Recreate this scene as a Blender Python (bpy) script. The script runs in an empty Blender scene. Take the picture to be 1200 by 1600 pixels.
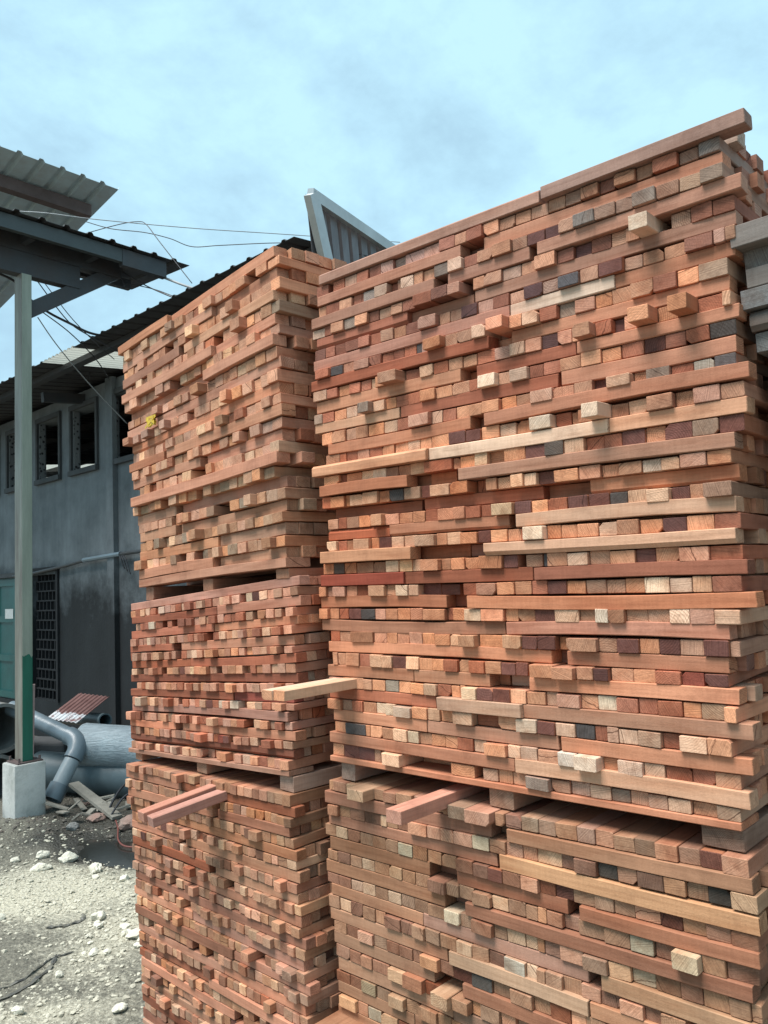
import bpy, bmesh, math, random
import numpy as np
from math import radians, sin, cos, pi, sqrt
from mathutils import Vector, Matrix, noise as mnoise

# ------------------------------------------------------------------ camera, light, exposure
S = bpy.context.scene
EYE = 1.72
F_PX, PITCH, ROLL = 1230.0, radians(5.2), radians(2.5)
cam_data = bpy.data.cameras.new("camera")
cam = bpy.data.objects.new("camera", cam_data)
S.collection.objects.link(cam)
S.camera = cam
_fw = Vector((0, cos(PITCH), sin(PITCH)))
_u0 = Vector((0, -sin(PITCH), cos(PITCH)))
_r0 = Vector((1, 0, 0))
_r = _r0 * cos(ROLL) - _u0 * sin(ROLL)
_u = _r0 * sin(ROLL) + _u0 * cos(ROLL)
cam.matrix_world = Matrix(((_r.x, _u.x, -_fw.x, 0), (_r.y, _u.y, -_fw.y, 0), (_r.z, _u.z, -_fw.z, EYE), (0, 0, 0, 1)))
cam_data.sensor_fit = 'VERTICAL'
cam_data.sensor_height = 24.0
cam_data.lens = 24.0 * F_PX / 1600.0
cam_data.clip_start = 0.05
cam_data.clip_end = 2000.0
S.render.resolution_x, S.render.resolution_y = 768, 1024

SUN_EL, SUN_AZ = radians(66), radians(236)      # azimuth measured clockwise from +Y
sun_data = bpy.data.lights.new("sun", 'SUN')
sun = bpy.data.objects.new("sun", sun_data)
S.collection.objects.link(sun)
sun_data.energy = 4.8
sun_data.angle = radians(30)
sun_data.color = (1.0, 0.965, 0.92)
_sd = Vector((sin(SUN_AZ) * cos(SUN_EL), cos(SUN_AZ) * cos(SUN_EL), sin(SUN_EL)))
sun.rotation_euler = (-_sd).to_track_quat('-Z', 'Y').to_euler()

world = bpy.data.worlds.new("World")
S.world = world
world.use_nodes = True
wt = world.node_tree
wt.nodes.clear()
def wn(t, **k):
    n = wt.nodes.new(t)
    for a, v in k.items(): setattr(n, a, v)
    return n
w_out = wn('ShaderNodeOutputWorld')
w_bg = wn('ShaderNodeBackground')
w_sky = wn('ShaderNodeTexSky')
w_sky.sky_type = 'NISHITA'
w_sky.sun_disc = False
w_sky.sun_elevation = SUN_EL
w_sky.sun_rotation = SUN_AZ
w_sky.air_density = 1.0
w_sky.dust_density = 1.2
w_sky.ozone_density = 1.0
w_bg.inputs['Strength'].default_value = 0.096
w_tc = wn('ShaderNodeTexCoord')
w_map = wn('ShaderNodeMapping')
w_map.inputs['Scale'].default_value = (1.0, 1.0, 1.7)
w_map.inputs['Rotation'].default_value = (0.1, 0.25, 0.6)
w_n1 = wn('ShaderNodeTexNoise')
w_n1.inputs['Scale'].default_value = 2.6
w_n1.inputs['Detail'].default_value = 9.0
w_n1.inputs['Roughness'].default_value = 0.58
w_n1.inputs['Distortion'].default_value = 0.5
w_n2 = wn('ShaderNodeTexNoise')
w_n2.inputs['Scale'].default_value = 13.0
w_n2.inputs['Detail'].default_value = 8.0
w_n2.inputs['Roughness'].default_value = 0.62
w_mix = wn('ShaderNodeMath', operation='MULTIPLY_ADD')
w_mix.inputs[1].default_value = 0.42
w_ramp = wn('ShaderNodeValToRGB')
w_ramp.color_ramp.elements[0].position = 0.52
w_ramp.color_ramp.elements[0].color = (0.64, 0.64, 0.64, 1)
w_ramp.color_ramp.elements[1].position = 0.80
w_ramp.color_ramp.elements[1].color = (1, 1, 1, 1)
w_cl = wn('ShaderNodeMixRGB')
w_cl.inputs['Color2'].default_value = (4.8, 7.5, 8.9, 1)      # thin bright cloud veil, in the sky's own units
L_ = wt.links.new
L_(w_tc.outputs['Generated'], w_map.inputs['Vector'])
L_(w_map.outputs['Vector'], w_n1.inputs['Vector'])
L_(w_map.outputs['Vector'], w_n2.inputs['Vector'])
L_(w_n2.outputs['Fac'], w_mix.inputs[0])
L_(w_n1.outputs['Fac'], w_mix.inputs[2])
L_(w_mix.outputs[0], w_ramp.inputs['Fac'])
L_(w_ramp.outputs['Color'], w_cl.inputs['Fac'])
L_(w_sky.outputs['Color'], w_cl.inputs['Color1'])
L_(w_cl.outputs['Color'], w_bg.inputs['Color'])
L_(w_bg.outputs['Background'], w_out.inputs['Surface'])

S.view_settings.view_transform = 'Standard'
S.view_settings.look = 'None'
S.view_settings.exposure = 0.38
S.view_settings.gamma = 1.0
S.view_settings.use_curve_mapping = False

# ------------------------------------------------------------------ helpers
COL = S.collection
def tag(o, label=None, cat=None, group=None, kind=None):
    if label: o['label'] = label
    if cat: o['category'] = cat
    if group: o['group'] = group
    if kind: o['kind'] = kind
    return o

def empty(name, loc, rz=0.0):
    o = bpy.data.objects.new(name, None)
    o.empty_display_size = 0.1
    o.location = loc
    o.rotation_euler = (0, 0, rz)
    COL.objects.link(o)
    return o

class MB:
    """collects shapes; build() links them as ONE mesh object"""
    def __init__(self): self.v, self.f, self.m = [], [], []
    def add(self, vs, fs, mi=0):
        b = len(self.v)
        self.v += [tuple(p) for p in vs]
        self.f += [tuple(i + b for i in f) for f in fs]
        self.m += [mi] * len(fs)
        return self
    def box(self, x0, x1, y0, y1, z0, z1, M=None, ch=0.0, mi=0):
        if ch <= 0:
            vs = [(x, y, z) for x in (x0, x1) for y in (y0, y1) for z in (z0, z1)]
            fs = [(0, 1, 3, 2), (4, 6, 7, 5), (0, 4, 5, 1), (2, 3, 7, 6), (0, 2, 6, 4), (1, 5, 7, 3)]
        else:
            bm = bmesh.new()
            bmesh.ops.create_cube(bm, size=1.0)
            for v in bm.verts:
                v.co = Vector(((x0 + x1) / 2 + v.co.x * (x1 - x0), (y0 + y1) / 2 + v.co.y * (y1 - y0), (z0 + z1) / 2 + v.co.z * (z1 - z0)))
            bmesh.ops.bevel(bm, geom=bm.edges[:], offset=ch, segments=2, affect='EDGES', profile=0.5)
            bm.verts.index_update()
            vs = [v.co.copy() for v in bm.verts]
            fs = [[v.index for v in f.verts] for f in bm.faces]
            bm.free()
        if M is not None: vs = [M @ Vector(p) for p in vs]
        return self.add(vs, fs, mi)
    def bar(self, p, q, w, h, up=(0, 0, 1), mi=0):
        p, q = Vector(p), Vector(q)
        x = (q - p).normalized(); y = Vector(up).cross(x).normalized(); z = x.cross(y)
        vs = [c + y * sy * w / 2 + z * sz * h / 2 for c in (p, q) for sy in (-1, 1) for sz in (-1, 1)]
        return self.add(vs, [(0, 1, 3, 2), (4, 6, 7, 5), (0, 4, 5, 1), (2, 3, 7, 6), (0, 2, 6, 4), (1, 5, 7, 3)], mi)
    def tube(self, pts, r, seg=8, caps=True, mi=0):
        pts = [Vector(p) for p in pts]
        rr = r if isinstance(r, (list, tuple)) else [r] * len(pts)
        rings = []
        ref = None
        for i, p in enumerate(pts):
            t = (pts[min(i + 1, len(pts) - 1)] - pts[max(i - 1, 0)]).normalized()
            if ref is None:
                ref = Vector((0, 0, 1)) if abs(t.z) < 0.9 else Vector((1, 0, 0))
            s = t.cross(ref).normalized(); ref = s.cross(t).normalized()
            rings.append([p + (s * cos(2 * pi * k / seg) + ref * sin(2 * pi * k / seg)) * rr[i] for k in range(seg)])
        vs = [v for rg in rings for v in rg]
        fs = [(i * seg + k, i * seg + (k + 1) % seg, (i + 1) * seg + (k + 1) % seg, (i + 1) * seg + k) for i in range(len(pts) - 1) for k in range(seg)]
        if caps:
            fs.append(tuple(range(seg))[::-1]); fs.append(tuple(range((len(pts) - 1) * seg, len(pts) * seg)))
        return self.add(vs, fs, mi)
    def hollow(self, p, q, ro, ri, seg=40, mi=0, wob=0.0):
        """pipe with a wall thickness and open ends"""
        p, q = Vector(p), Vector(q)
        t = (q - p).normalized(); s = t.cross(Vector((0, 0, 1))).normalized(); r = s.cross(t)
        n = 10
        vs = []
        for ring in range(2 * (n + 1)):
            k = ring if ring <= n else 2 * n + 1 - ring
            rad = ro if ring <= n else ri
            c = p.lerp(q, k / n)
            for j in range(seg):
                a = 2 * pi * j / seg
                w = rad * (1 + wob * mnoise.noise(Vector((cos(a) * 2, sin(a) * 2, k * 0.7))))
                vs.append(c + (s * cos(a) + r * sin(a)) * w)
        R = 2 * (n + 1)
        fs = [(i * seg + j, i * seg + (j + 1) % seg, ((i + 1) % R) * seg + (j + 1) % seg, ((i + 1) % R) * seg + j) for i in range(R) for j in range(seg)]
        return self.add(vs, fs, mi)
    def build(self, name, mats, parent=None, smooth=False, sharp=None):
        me = bpy.data.meshes.new(name)
        me.from_pydata(self.v, [], self.f)
        for m in (mats if isinstance(mats, (list, tuple)) else [mats]): me.materials.append(m)
        me.polygons.foreach_set('material_index', self.m)
        bm = bmesh.new(); bm.from_mesh(me)
        bmesh.ops.recalc_face_normals(bm, faces=bm.faces[:])
        bm.to_mesh(me); bm.free()
        if smooth:
            me.polygons.foreach_set('use_smooth', [True] * len(me.polygons))
            if sharp: me.set_sharp_from_angle(angle=radians(sharp))
        me.update()
        o = bpy.data.objects.new(name, me)
        COL.objects.link(o)
        if parent is not None: o.parent = parent
        return o

# ------------------------------------------------------------------ materials
def mat(name):
    m = bpy.data.materials.new(name)
    m.use_nodes = True
    nt = m.node_tree
    return m, nt, nt.nodes['Principled BSDF']
def nd(nt, t, ins=None, **k):
    n = nt.nodes.new(t)
    for a, v in k.items(): setattr(n, a, v)
    for a, v in (ins or {}).items():
        if hasattr(v, 'is_output'): nt.links.new(v, n.inputs[a])
        else: n.inputs[a].default_value = v
    return n
def ramp(nt, fac, stops):
    r = nt.nodes.new('ShaderNodeValToRGB')
    e = r.color_ramp.elements
    while len(e) < len(stops): e.new(0.5)
    for el, (p, c) in zip(e, stops):
        el.position = p; el.color = (*c, 1) if len(c) == 3 else c
    nt.links.new(fac, r.inputs['Fac'])
    return r.outputs['Color']
def mul(nt, a, b, f=1.0):
    return nd(nt, 'ShaderNodeMixRGB', {'Fac': f, 'Color1': a, 'Color2': b}, blend_type='MULTIPLY').outputs[0]
def blend(nt, fac, a, b):
    return nd(nt, 'ShaderNodeMixRGB', {'Fac': fac, 'Color1': a, 'Color2': b}).outputs[0]
def bump(nt, bs, h, strength=0.3, dist=0.01):
    b = nd(nt, 'ShaderNodeBump', {'Height': h, 'Strength': strength, 'Distance': dist})
    nt.links.new(b.outputs[0], bs.inputs['Normal'])

def plain(name, col, rough=0.6, metal=0.0, var=0.25, scale=6.0, dirt=None, dirt_amt=0.5, streak=False, bumpy=0.15, dscale=2.2):
    """a coloured surface with mottling, stains and fine bump"""
    m, nt, bs = mat(name)
    tc = nd(nt, 'ShaderNodeTexCoord').outputs['Object']
    n1 = nd(nt, 'ShaderNodeTexNoise', {'Vector': tc, 'Scale': scale, 'Detail': 8.0, 'Roughness': 0.65}).outputs['Fac']
    c = ramp(nt, n1, [(0.25, [x * (1 - var) for x in col]), (0.75, [min(1, x * (1 + var)) for x in col])])
    if dirt is not None:
        v = tc
        if streak:
            v = nd(nt, 'ShaderNodeMapping', {'Vector': tc, 'Scale': (3.0, 3.0, 0.35)}).outputs[0]
        n2 = nd(nt, 'ShaderNodeTexNoise', {'Vector': v, 'Scale': dscale, 'Detail': 9.0, 'Roughness': 0.7}).outputs['Fac']
        f = ramp(nt, n2, [(0.42, (0, 0, 0)), (0.68, (dirt_amt,) * 3)])
        c = blend(nt, f, c, (*dirt, 1))
    nt.links.new(c, bs.inputs['Base Color'])
    bs.inputs['Roughness'].default_value = rough
    bs.inputs['Metallic'].default_value = metal
    n3 = nd(nt, 'ShaderNodeTexNoise', {'Vector': tc, 'Scale': scale * 9, 'Detail': 5.0}).outputs['Fac']
    bump(nt, bs, n3, bumpy, 0.01)
    return m

# sawn timber: colour per piece (end and side apart) in 'tint', grain runs along the piece's own length
M_WOOD, nt, bs = mat("sawn_timber")
tint = nd(nt, 'ShaderNodeAttribute', attribute_name='tint').outputs['Color']
gv = nd(nt, 'ShaderNodeAttribute', attribute_name='gvec').outputs['Vector']
endf = nd(nt, 'ShaderNodeAttribute', attribute_name='endf').outputs['Fac']
seed = nd(nt, 'ShaderNodeAttribute', attribute_name='seed').outputs['Fac']
m1 = nd(nt, 'ShaderNodeMapping', {'Vector': gv, 'Scale': (5, 90, 90)}).outputs[0]
s1 = nd(nt, 'ShaderNodeTexNoise', {'Vector': m1, 'W': seed, 'Scale': 1.0, 'Detail': 6.0, 'Roughness': 0.6}, noise_dimensions='4D').outputs['Fac']
m2 = nd(nt, 'ShaderNodeMapping', {'Vector': gv, 'Scale': (160, 22, 22)}).outputs[0]     # saw marks across the grain
s2 = nd(nt, 'ShaderNodeTexNoise', {'Vector': m2, 'W': seed, 'Scale': 1.0, 'Detail': 3.0, 'Roughness': 0.6}, noise_dimensions='4D').outputs['Fac']
s3 = nd(nt, 'ShaderNodeTexNoise', {'Vector': gv, 'W': seed, 'Scale': 9.0, 'Detail': 5.0, 'Roughness': 0.6}, noise_dimensions='4D').outputs['Fac']
sx = nd(nt, 'ShaderNodeSeparateXYZ', {0: gv})
r2 = nd(nt, 'ShaderNodeMath', {0: nd(nt, 'ShaderNodeMath', {0: sx.outputs['Y'], 1: 2.0}, operation='POWER').outputs[0],
                               1: nd(nt, 'ShaderNodeMath', {0: sx.outputs['Z'], 1: 2.0}, operation='POWER').outputs[0]}, operation='ADD').outputs[0]
rad = nd(nt, 'ShaderNodeMath', {0: r2}, operation='SQRT').outputs[0]
kf = nd(nt, 'ShaderNodeMath', {0: nd(nt, 'ShaderNodeMath', {0: seed, 1: 7.31}, operation='MULTIPLY').outputs[0]}, operation='FRACT').outputs[0]
freq = nd(nt, 'ShaderNodeMath', {0: kf, 1: 1500.0, 2: 900.0}, operation='MULTIPLY_ADD').outputs[0]
ph = nd(nt, 'ShaderNodeMath', {0: s3, 1: 16.0, 2: nd(nt, 'ShaderNodeMath', {0: rad, 1: freq}, operation='MULTIPLY').outputs[0]}, operation='MULTIPLY_ADD').outputs[0]
ring = nd(nt, 'ShaderNodeMath', {0: nd(nt, 'ShaderNodeMath', {0: ph}, operation='SINE').outputs[0], 1: 0.5, 2: 0.5}, operation='MULTIPLY_ADD').outputs[0]
fs_ = nd(nt, 'ShaderNodeTexNoise', {'Vector': gv, 'W': seed, 'Scale': 230.0, 'Detail': 4.0, 'Roughness': 0.65}, noise_dimensions='4D').outputs['Fac']
med = nd(nt, 'ShaderNodeTexNoise', {'Vector': gv, 'W': seed, 'Scale': 34.0, 'Detail': 4.0, 'Roughness': 0.6, 'Distortion': 0.6}, noise_dimensions='4D').outputs['Fac']
# sawn ends carry faint slanting blade marks, each end at its own slant
ang = nd(nt, 'ShaderNodeMath', {0: kf, 1: 6.0}, operation='MULTIPLY').outputs[0]
ca = nd(nt, 'ShaderNodeMath', {0: nd(nt, 'ShaderNodeMath', {0: ang}, operation='COSINE').outputs[0], 1: sx.outputs['Y']}, operation='MULTIPLY').outputs[0]
sa = nd(nt, 'ShaderNodeMath', {0: nd(nt, 'ShaderNodeMath', {0: ang}, operation='SINE').outputs[0], 1: sx.outputs['Z'], 2: ca}, operation='MULTIPLY_ADD').outputs[0]
blade = nd(nt, 'ShaderNodeTexNoise', {'W': nd(nt, 'ShaderNodeMath', {0: sa, 1: 420.0, 2: seed}, operation='MULTIPLY_ADD').outputs[0], 'Scale': 1.0, 'Detail': 3.0}, noise_dimensions='1D').outputs['Fac']
side_c = ramp(nt, s1, [(0.26, (0.74, 0.69, 0.66)), (0.5, (1, 1, 1)), (0.74, (1.12, 1.13, 1.14))])
side_c = mul(nt, side_c, ramp(nt, s2, [(0.3, (0.93, 0.92, 0.91)), (0.65, (1.04, 1.04, 1.04))]))
kr = nd(nt, 'ShaderNodeMath', {0: nd(nt, 'ShaderNodeMath', {0: seed, 1: 3.17}, operation='MULTIPLY').outputs[0]}, operation='FRACT').outputs[0]
kr = nd(nt, 'ShaderNodeMath', {0: kr, 1: 3.0}, operation='POWER').outputs[0]
ring_c = ramp(nt, ring, [(0.05, (0.72, 0.66, 0.62)), (0.6, (1.03, 1.03, 1.03)), (0.95, (1.10, 1.10, 1.09))])
end_c = blend(nt, nd(nt, 'ShaderNodeMath', {0: kr, 1: 0.75, 2: 0.12}, operation='MULTIPLY_ADD').outputs[0], (1, 1, 1, 1), ring_c)
end_c = mul(nt, end_c, ramp(nt, blade, [(0.3, (0.76, 0.74, 0.73)), (0.52, (1.02, 1.02, 1.02)), (0.72, (1.16, 1.16, 1.16))]))
end_c = mul(nt, end_c, ramp(nt, fs_, [(0.3, (0.80, 0.78, 0.77)), (0.7, (1.13, 1.13, 1.13))]))
crk = nd(nt, 'ShaderNodeMath', {0: nd(nt, 'ShaderNodeMath', {0: s3, 1: 0.05, 2: nd(nt, 'ShaderNodeMath', {0: sa, 1: -0.025}, operation='ADD').outputs[0]}, operation='MULTIPLY_ADD').outputs[0]}, operation='ABSOLUTE').outputs[0]
has = nd(nt, 'ShaderNodeMath', {0: nd(nt, 'ShaderNodeMath', {0: nd(nt, 'ShaderNodeMath', {0: seed, 1: 5.43}, operation='MULTIPLY').outputs[0]}, operation='FRACT').outputs[0], 1: 0.72}, operation='GREATER_THAN').outputs[0]
crm = ramp(nt, nd(nt, 'ShaderNodeMath', {0: crk, 1: 400.0}, operation='MULTIPLY').outputs[0], [(0.2, (0.35, 0.30, 0.28)), (0.6, (1, 1, 1))])
end_c = mul(nt, end_c, crm, has)
end_c = mul(nt, end_c, ramp(nt, med, [(0.25, (0.70, 0.66, 0.64)), (0.5, (1, 1, 1)), (0.8, (1.14, 1.12, 1.10))]))
grain = blend(nt, endf, side_c, end_c)
blot = ramp(nt, s3, [(0.20, (0.55, 0.50, 0.48)), (0.44, (0.96, 0.95, 0.95)), (0.78, (1.14, 1.12, 1.1))])
m4 = nd(nt, 'ShaderNodeMapping', {'Vector': gv, 'Scale': (2.6, 16, 16)}).outputs[0]
s4 = nd(nt, 'ShaderNodeTexNoise', {'Vector': m4, 'W': nd(nt, 'ShaderNodeMath', {0: seed, 1: 1.7}, operation='MULTIPLY').outputs[0], 'Scale': 1.0, 'Detail': 6.0, 'Roughness': 0.62}, noise_dimensions='4D').outputs['Fac']
heart = ramp(nt, s4, [(0.28, (1.16, 1.18, 1.20)), (0.48, (1, 1, 1)), (0.60, (0.90, 0.83, 0.79)), (0.74, (0.66, 0.53, 0.49))])
c = mul(nt, mul(nt, mul(nt, tint, grain), blot), heart)
nt.links.new(c, bs.inputs['Base Color'])
bs.inputs['Roughness'].default_value = 0.82
bs.inputs['Specular IOR Level'].default_value = 0.25
hh = nd(nt, 'ShaderNodeMath', {0: s1, 1: s2}, operation='ADD').outputs[0]
hh = nd(nt, 'ShaderNodeMath', {0: hh, 1: fs_}, operation='ADD').outputs[0]
bump(nt, bs, hh, 0.35, 0.002)

M_DARKSTEEL = plain("painted_steel_dark", (0.042, 0.047, 0.052), 0.55, 0.0, 0.25, 5, (0.06, 0.037, 0.028), 0.5)
M_FASCIA = plain("grey_green_steel", (0.05, 0.062, 0.064), 0.5, 0.0, 0.2, 5, (0.05, 0.05, 0.05), 0.5)
M_RUSTSTEEL = plain("rusting_purlin", (0.12, 0.085, 0.08), 0.7, 0.0, 0.3, 7, (0.06, 0.04, 0.035), 0.6)
M_GALV = plain("galvanised_sheet", (0.44, 0.54, 0.575), 0.45, 0.1, 0.10, 3, (0.36, 0.37, 0.36), 0.6, True)
M_DARKROOF = plain("dark_roof_sheet", (0.035, 0.034, 0.036), 0.6, 0.0, 0.3, 4, (0.055, 0.05, 0.047), 0.5, True)
M_FLASH = plain("zinc_flashing", (0.46, 0.49, 0.50), 0.4, 0.4, 0.12, 3, (0.28, 0.29, 0.29), 0.5)
M_PANEL = plain("weathered_cladding", (0.17, 0.17, 0.185), 0.5, 0.25, 0.2, 4, (0.09, 0.075, 0.075), 0.6, True)
M_PVC = plain("grey_pvc", (0.16, 0.21, 0.245), 0.35, 0.0, 0.12, 4, (0.10, 0.11, 0.11), 0.5)
M_PVCPALE = plain("pale_grey_pvc", (0.28, 0.33, 0.355), 0.4, 0.0, 0.10, 4, (0.2, 0.2, 0.18), 0.35)
M_PIPEDARK = plain("dark_blue_grey_pipe", (0.08, 0.115, 0.13), 0.45, 0.0, 0.2, 4, (0.05, 0.06, 0.06), 0.5)
M_PIPEOLD = plain("old_concrete_pipe", (0.19, 0.19, 0.18), 0.75, 0.0, 0.3, 5, (0.09, 0.08, 0.07), 0.6)
M_CONC = plain("rough_concrete", (0.20, 0.20, 0.19), 0.9, 0.0, 0.3, 7, (0.10, 0.10, 0.09), 0.6, bumpy=0.5)
M_CONCDARK = plain("sooty_concrete", (0.062, 0.066, 0.07), 0.9, 0.0, 0.3, 5, (0.04, 0.045, 0.045), 0.6, bumpy=0.4)
M_INSIDE = plain("dim_interior_plaster", (0.09, 0.09, 0.09), 0.9)
M_TEAL = plain("teal_paint", (0.006, 0.085, 0.08), 0.45, 0.0, 0.15, 4, (0.006, 0.04, 0.04), 0.5)
M_ROCK = plain("limestone", (0.60, 0.575, 0.48), 0.95, 0.0, 0.15, 14, (0.42, 0.38, 0.29), 0.6, bumpy=0.6, dscale=9)
M_RUBBLE = plain("broken_brick_rubble", (0.30, 0.19, 0.155), 0.95, 0.0, 0.3, 10, (0.15, 0.14, 0.12), 0.8, bumpy=0.6, dscale=8)
M_SCREEN = plain("dark_pierced_block", (0.016, 0.017, 0.019), 0.9, 0.0, 0.3, 8)
M_BLACK = plain("black_plastic", (0.035, 0.036, 0.036), 0.5, 0.0, 0.3, 8, (0.20, 0.19, 0.15), 0.9, dscale=16)
M_WIRE = plain("cable_black", (0.03, 0.03, 0.035), 0.5)
M_WIREPALE = plain("cable_grey", (0.30, 0.32, 0.33), 0.5)
M_REDCABLE = plain("cable_red_brown", (0.16, 0.05, 0.04), 0.5)
M_YELLOW = plain("yellow_tape", (0.62, 0.42, 0.03), 0.5, 0.0, 0.3, 40, (0.25, 0.13, 0.02), 0.5, dscale=30)
M_OLDWOOD = plain("grey_scrap_wood", (0.25, 0.235, 0.20), 0.85, 0.0, 0.25, 12, (0.12, 0.11, 0.09), 0.6, bumpy=0.4)
M_PAPER = plain("torn_paper", (0.62, 0.62, 0.60), 0.8, 0.0, 0.15, 12)
M_CLEAR, nt, bs = mat("fibreglass_skylight")
tr = nd(nt, 'ShaderNodeBsdfTranslucent', {'Color': (0.55, 0.56, 0.53, 1)})
df = nd(nt, 'ShaderNodeBsdfDiffuse', {'Color': (0.72, 0.76, 0.74, 1)})
mx = nd(nt, 'ShaderNodeMixShader', {0: 0.06, 1: tr.outputs[0], 2: df.outputs[0]})
nt.links.new(mx.outputs[0], nt.nodes['Material Output'].inputs['Surface'])

# building wall: dark cement render, pale upper band, streaks and a ragged dark foot: stain plus shade put into the colour
M_WALL, nt, bs = mat("stained_cement_render")
tc = nd(nt, 'ShaderNodeTexCoord').outputs['Object']
a = nd(nt, 'ShaderNodeTexNoise', {'Vector': tc, 'Scale': 1.6, 'Detail': 10.0, 'Roughness': 0.66}).outputs['Fac']
b = nd(nt, 'ShaderNodeTexNoise', {'Vector': nd(nt, 'ShaderNodeMapping', {'Vector': tc, 'Scale': (4.0, 4.0, 0.5)}).outputs[0], 'Scale': 1.5, 'Detail': 8.0, 'Roughness': 0.7}).outputs['Fac']
c1 = ramp(nt, a, [(0.3, (0.09, 0.104, 0.112)), (0.7, (0.20, 0.222, 0.235))])
c1 = mul(nt, c1, ramp(nt, b, [(0.35, (0.82, 0.83, 0.84)), (0.6, (1.04, 1.04, 1.04))]))
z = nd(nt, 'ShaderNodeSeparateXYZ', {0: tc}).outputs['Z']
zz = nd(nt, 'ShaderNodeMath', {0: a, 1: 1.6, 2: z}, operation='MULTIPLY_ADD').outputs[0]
shade_stain = ramp(nt, nd(nt, 'ShaderNodeMapRange', {'Value': zz, 'From Min': 2.35, 'From Max': 3.0}).outputs[0], [(0.0, (0.09, 0.095, 0.10)), (1.0, (1, 1, 1))])  # darkens the lower wall: black stain with the wall's shade painted in
nt.links.new(mul(nt, c1, shade_stain), bs.inputs['Base Color'])
bs.inputs['Roughness'].default_value = 0.9
bump(nt, bs, nd(nt, 'ShaderNodeTexNoise', {'Vector': tc, 'Scale': 30.0, 'Detail': 6.0}).outputs['Fac'], 0.3, 0.01)

# speckled openwork reveals of the clerestory
M_SPECK, nt, bs = mat("pierced_block_reveal")
tc = nd(nt, 'ShaderNodeTexCoord').outputs['Object']
vv = nd(nt, 'ShaderNodeTexVoronoi', {'Vector': tc, 'Scale': 22.0}).outputs['Distance']
nt.links.new(ramp(nt, vv, [(0.28, (0.02, 0.02, 0.022)), (0.42, (0.17, 0.18, 0.185))]), bs.inputs['Base Color'])
bs.inputs['Roughness'].default_value = 0.9

# steel post: pale paint, hand-painted green foot, ragged edge
M_POST, nt, bs = mat("painted_post")
tc = nd(nt, 'ShaderNodeTexCoord').outputs['Object']
n_ = nd(nt, 'ShaderNodeTexNoise', {'Vector': nd(nt, 'ShaderNodeMapping', {'Vector': tc, 'Scale': (30, 30, 4)}).outputs[0], 'Scale': 1.0, 'Detail': 4.0}).outputs['Fac']
sp = nd(nt, 'ShaderNodeSeparateXYZ', {0: tc})
edge = nd(nt, 'ShaderNodeMath', {0: n_, 1: 0.16, 2: sp.outputs['Z']}, operation='MULTIPLY_ADD').outputs[0]
isg = nd(nt, 'ShaderNodeMath', {0: edge, 1: 1.36}, operation='LESS_THAN').outputs[0]
geo = nd(nt, 'ShaderNodeNewGeometry').outputs['Normal']
obn = nd(nt, 'ShaderNodeTexCoord').outputs['Normal']
big = nd(nt, 'ShaderNodeTexNoise', {'Vector': nd(nt, 'ShaderNodeMapping', {'Vector': tc, 'Scale': (9, 9, 1.2)}).outputs[0], 'Scale': 1.0, 'Detail': 8.0, 'Roughness': 0.7}).outputs['Fac']
pale = ramp(nt, big, [(0.3, (0.20, 0.225, 0.18)), (0.6, (0.31, 0.335, 0.275))])
green = ramp(nt, big, [(0.3, (0.006, 0.095, 0.06)), (0.7, (0.012, 0.15, 0.095))])
side = nd(nt, 'ShaderNodeMath', {0: nd(nt, 'ShaderNodeSeparateXYZ', {0: obn}).outputs['X'], 1: -0.5}, operation='LESS_THAN').outputs[0]
worn = ramp(nt, big, [(0.35, (0.14, 0.115, 0.095)), (0.62, (0.25, 0.25, 0.21))])
cc = blend(nt, side, blend(nt, isg, pale, green), worn)
nt.links.new(cc, bs.inputs['Base Color'])
bs.inputs['Roughness'].default_value = 0.5
M_PLINTH = plain("whitewashed_concrete", (0.56, 0.56, 0.53), 0.9, 0.0, 0.15, 8, (0.19, 0.20, 0.18), 0.85, bumpy=0.4, dscale=4)
M_RUSTSHEET, nt, bs = mat("rusty_corrugated_scrap")
tc = nd(nt, 'ShaderNodeTexCoord').outputs['Object']
n_ = nd(nt, 'ShaderNodeTexNoise', {'Vector': tc, 'Scale': 7.0, 'Detail': 9.0, 'Roughness': 0.75}).outputs['Fac']
sy = nd(nt, 'ShaderNodeSeparateXYZ', {0: tc}).outputs['Y']
f_ = nd(nt, 'ShaderNodeMath', {0: nd(nt, 'ShaderNodeMath', {0: n_, 1: 0.35, 2: sy}, operation='MULTIPLY_ADD').outputs[0], 1: 0.30}, operation='LESS_THAN').outputs[0]
nt.links.new(blend(nt, f_, ramp(nt, n_, [(0.35, (0.10, 0.038, 0.033)), (0.65, (0.19, 0.095, 0.085))]), ramp(nt, n_, [(0.42, (0.25, 0.12, 0.11)), (0.5, (0.60, 0.62, 0.64))])), bs.inputs['Base Color'])
bs.inputs['Roughness'].default_value = 0.75

# ground: grey-brown mud with crushed pale limestone worked into it
M_GROUND, nt, bs = mat("muddy_limestone_ground")
tc = nd(nt, 'ShaderNodeTexCoord').outputs['Object']
g1 = nd(nt, 'ShaderNodeTexNoise', {'Vector': nd(nt, 'ShaderNodeMapping', {'Vector': tc, 'Rotation': (0, 0, 0.5), 'Scale': (0.8, 1.3, 1)}).outputs[0], 'Scale': 1.5, 'Detail': 8.0, 'Roughness': 0.62}).outputs['Fac']
g2 = nd(nt, 'ShaderNodeTexNoise', {'Vector': tc, 'Scale': 42.0, 'Detail': 7.0, 'Roughness': 0.72}).outputs['Fac']
g3 = nd(nt, 'ShaderNodeTexVoronoi', {'Vector': tc, 'Scale': 55.0}).outputs['Distance']
mud = ramp(nt, g2, [(0.3, (0.085, 0.08, 0.063)), (0.62, (0.215, 0.203, 0.16)), (0.8, (0.40, 0.38, 0.30))])
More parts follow.
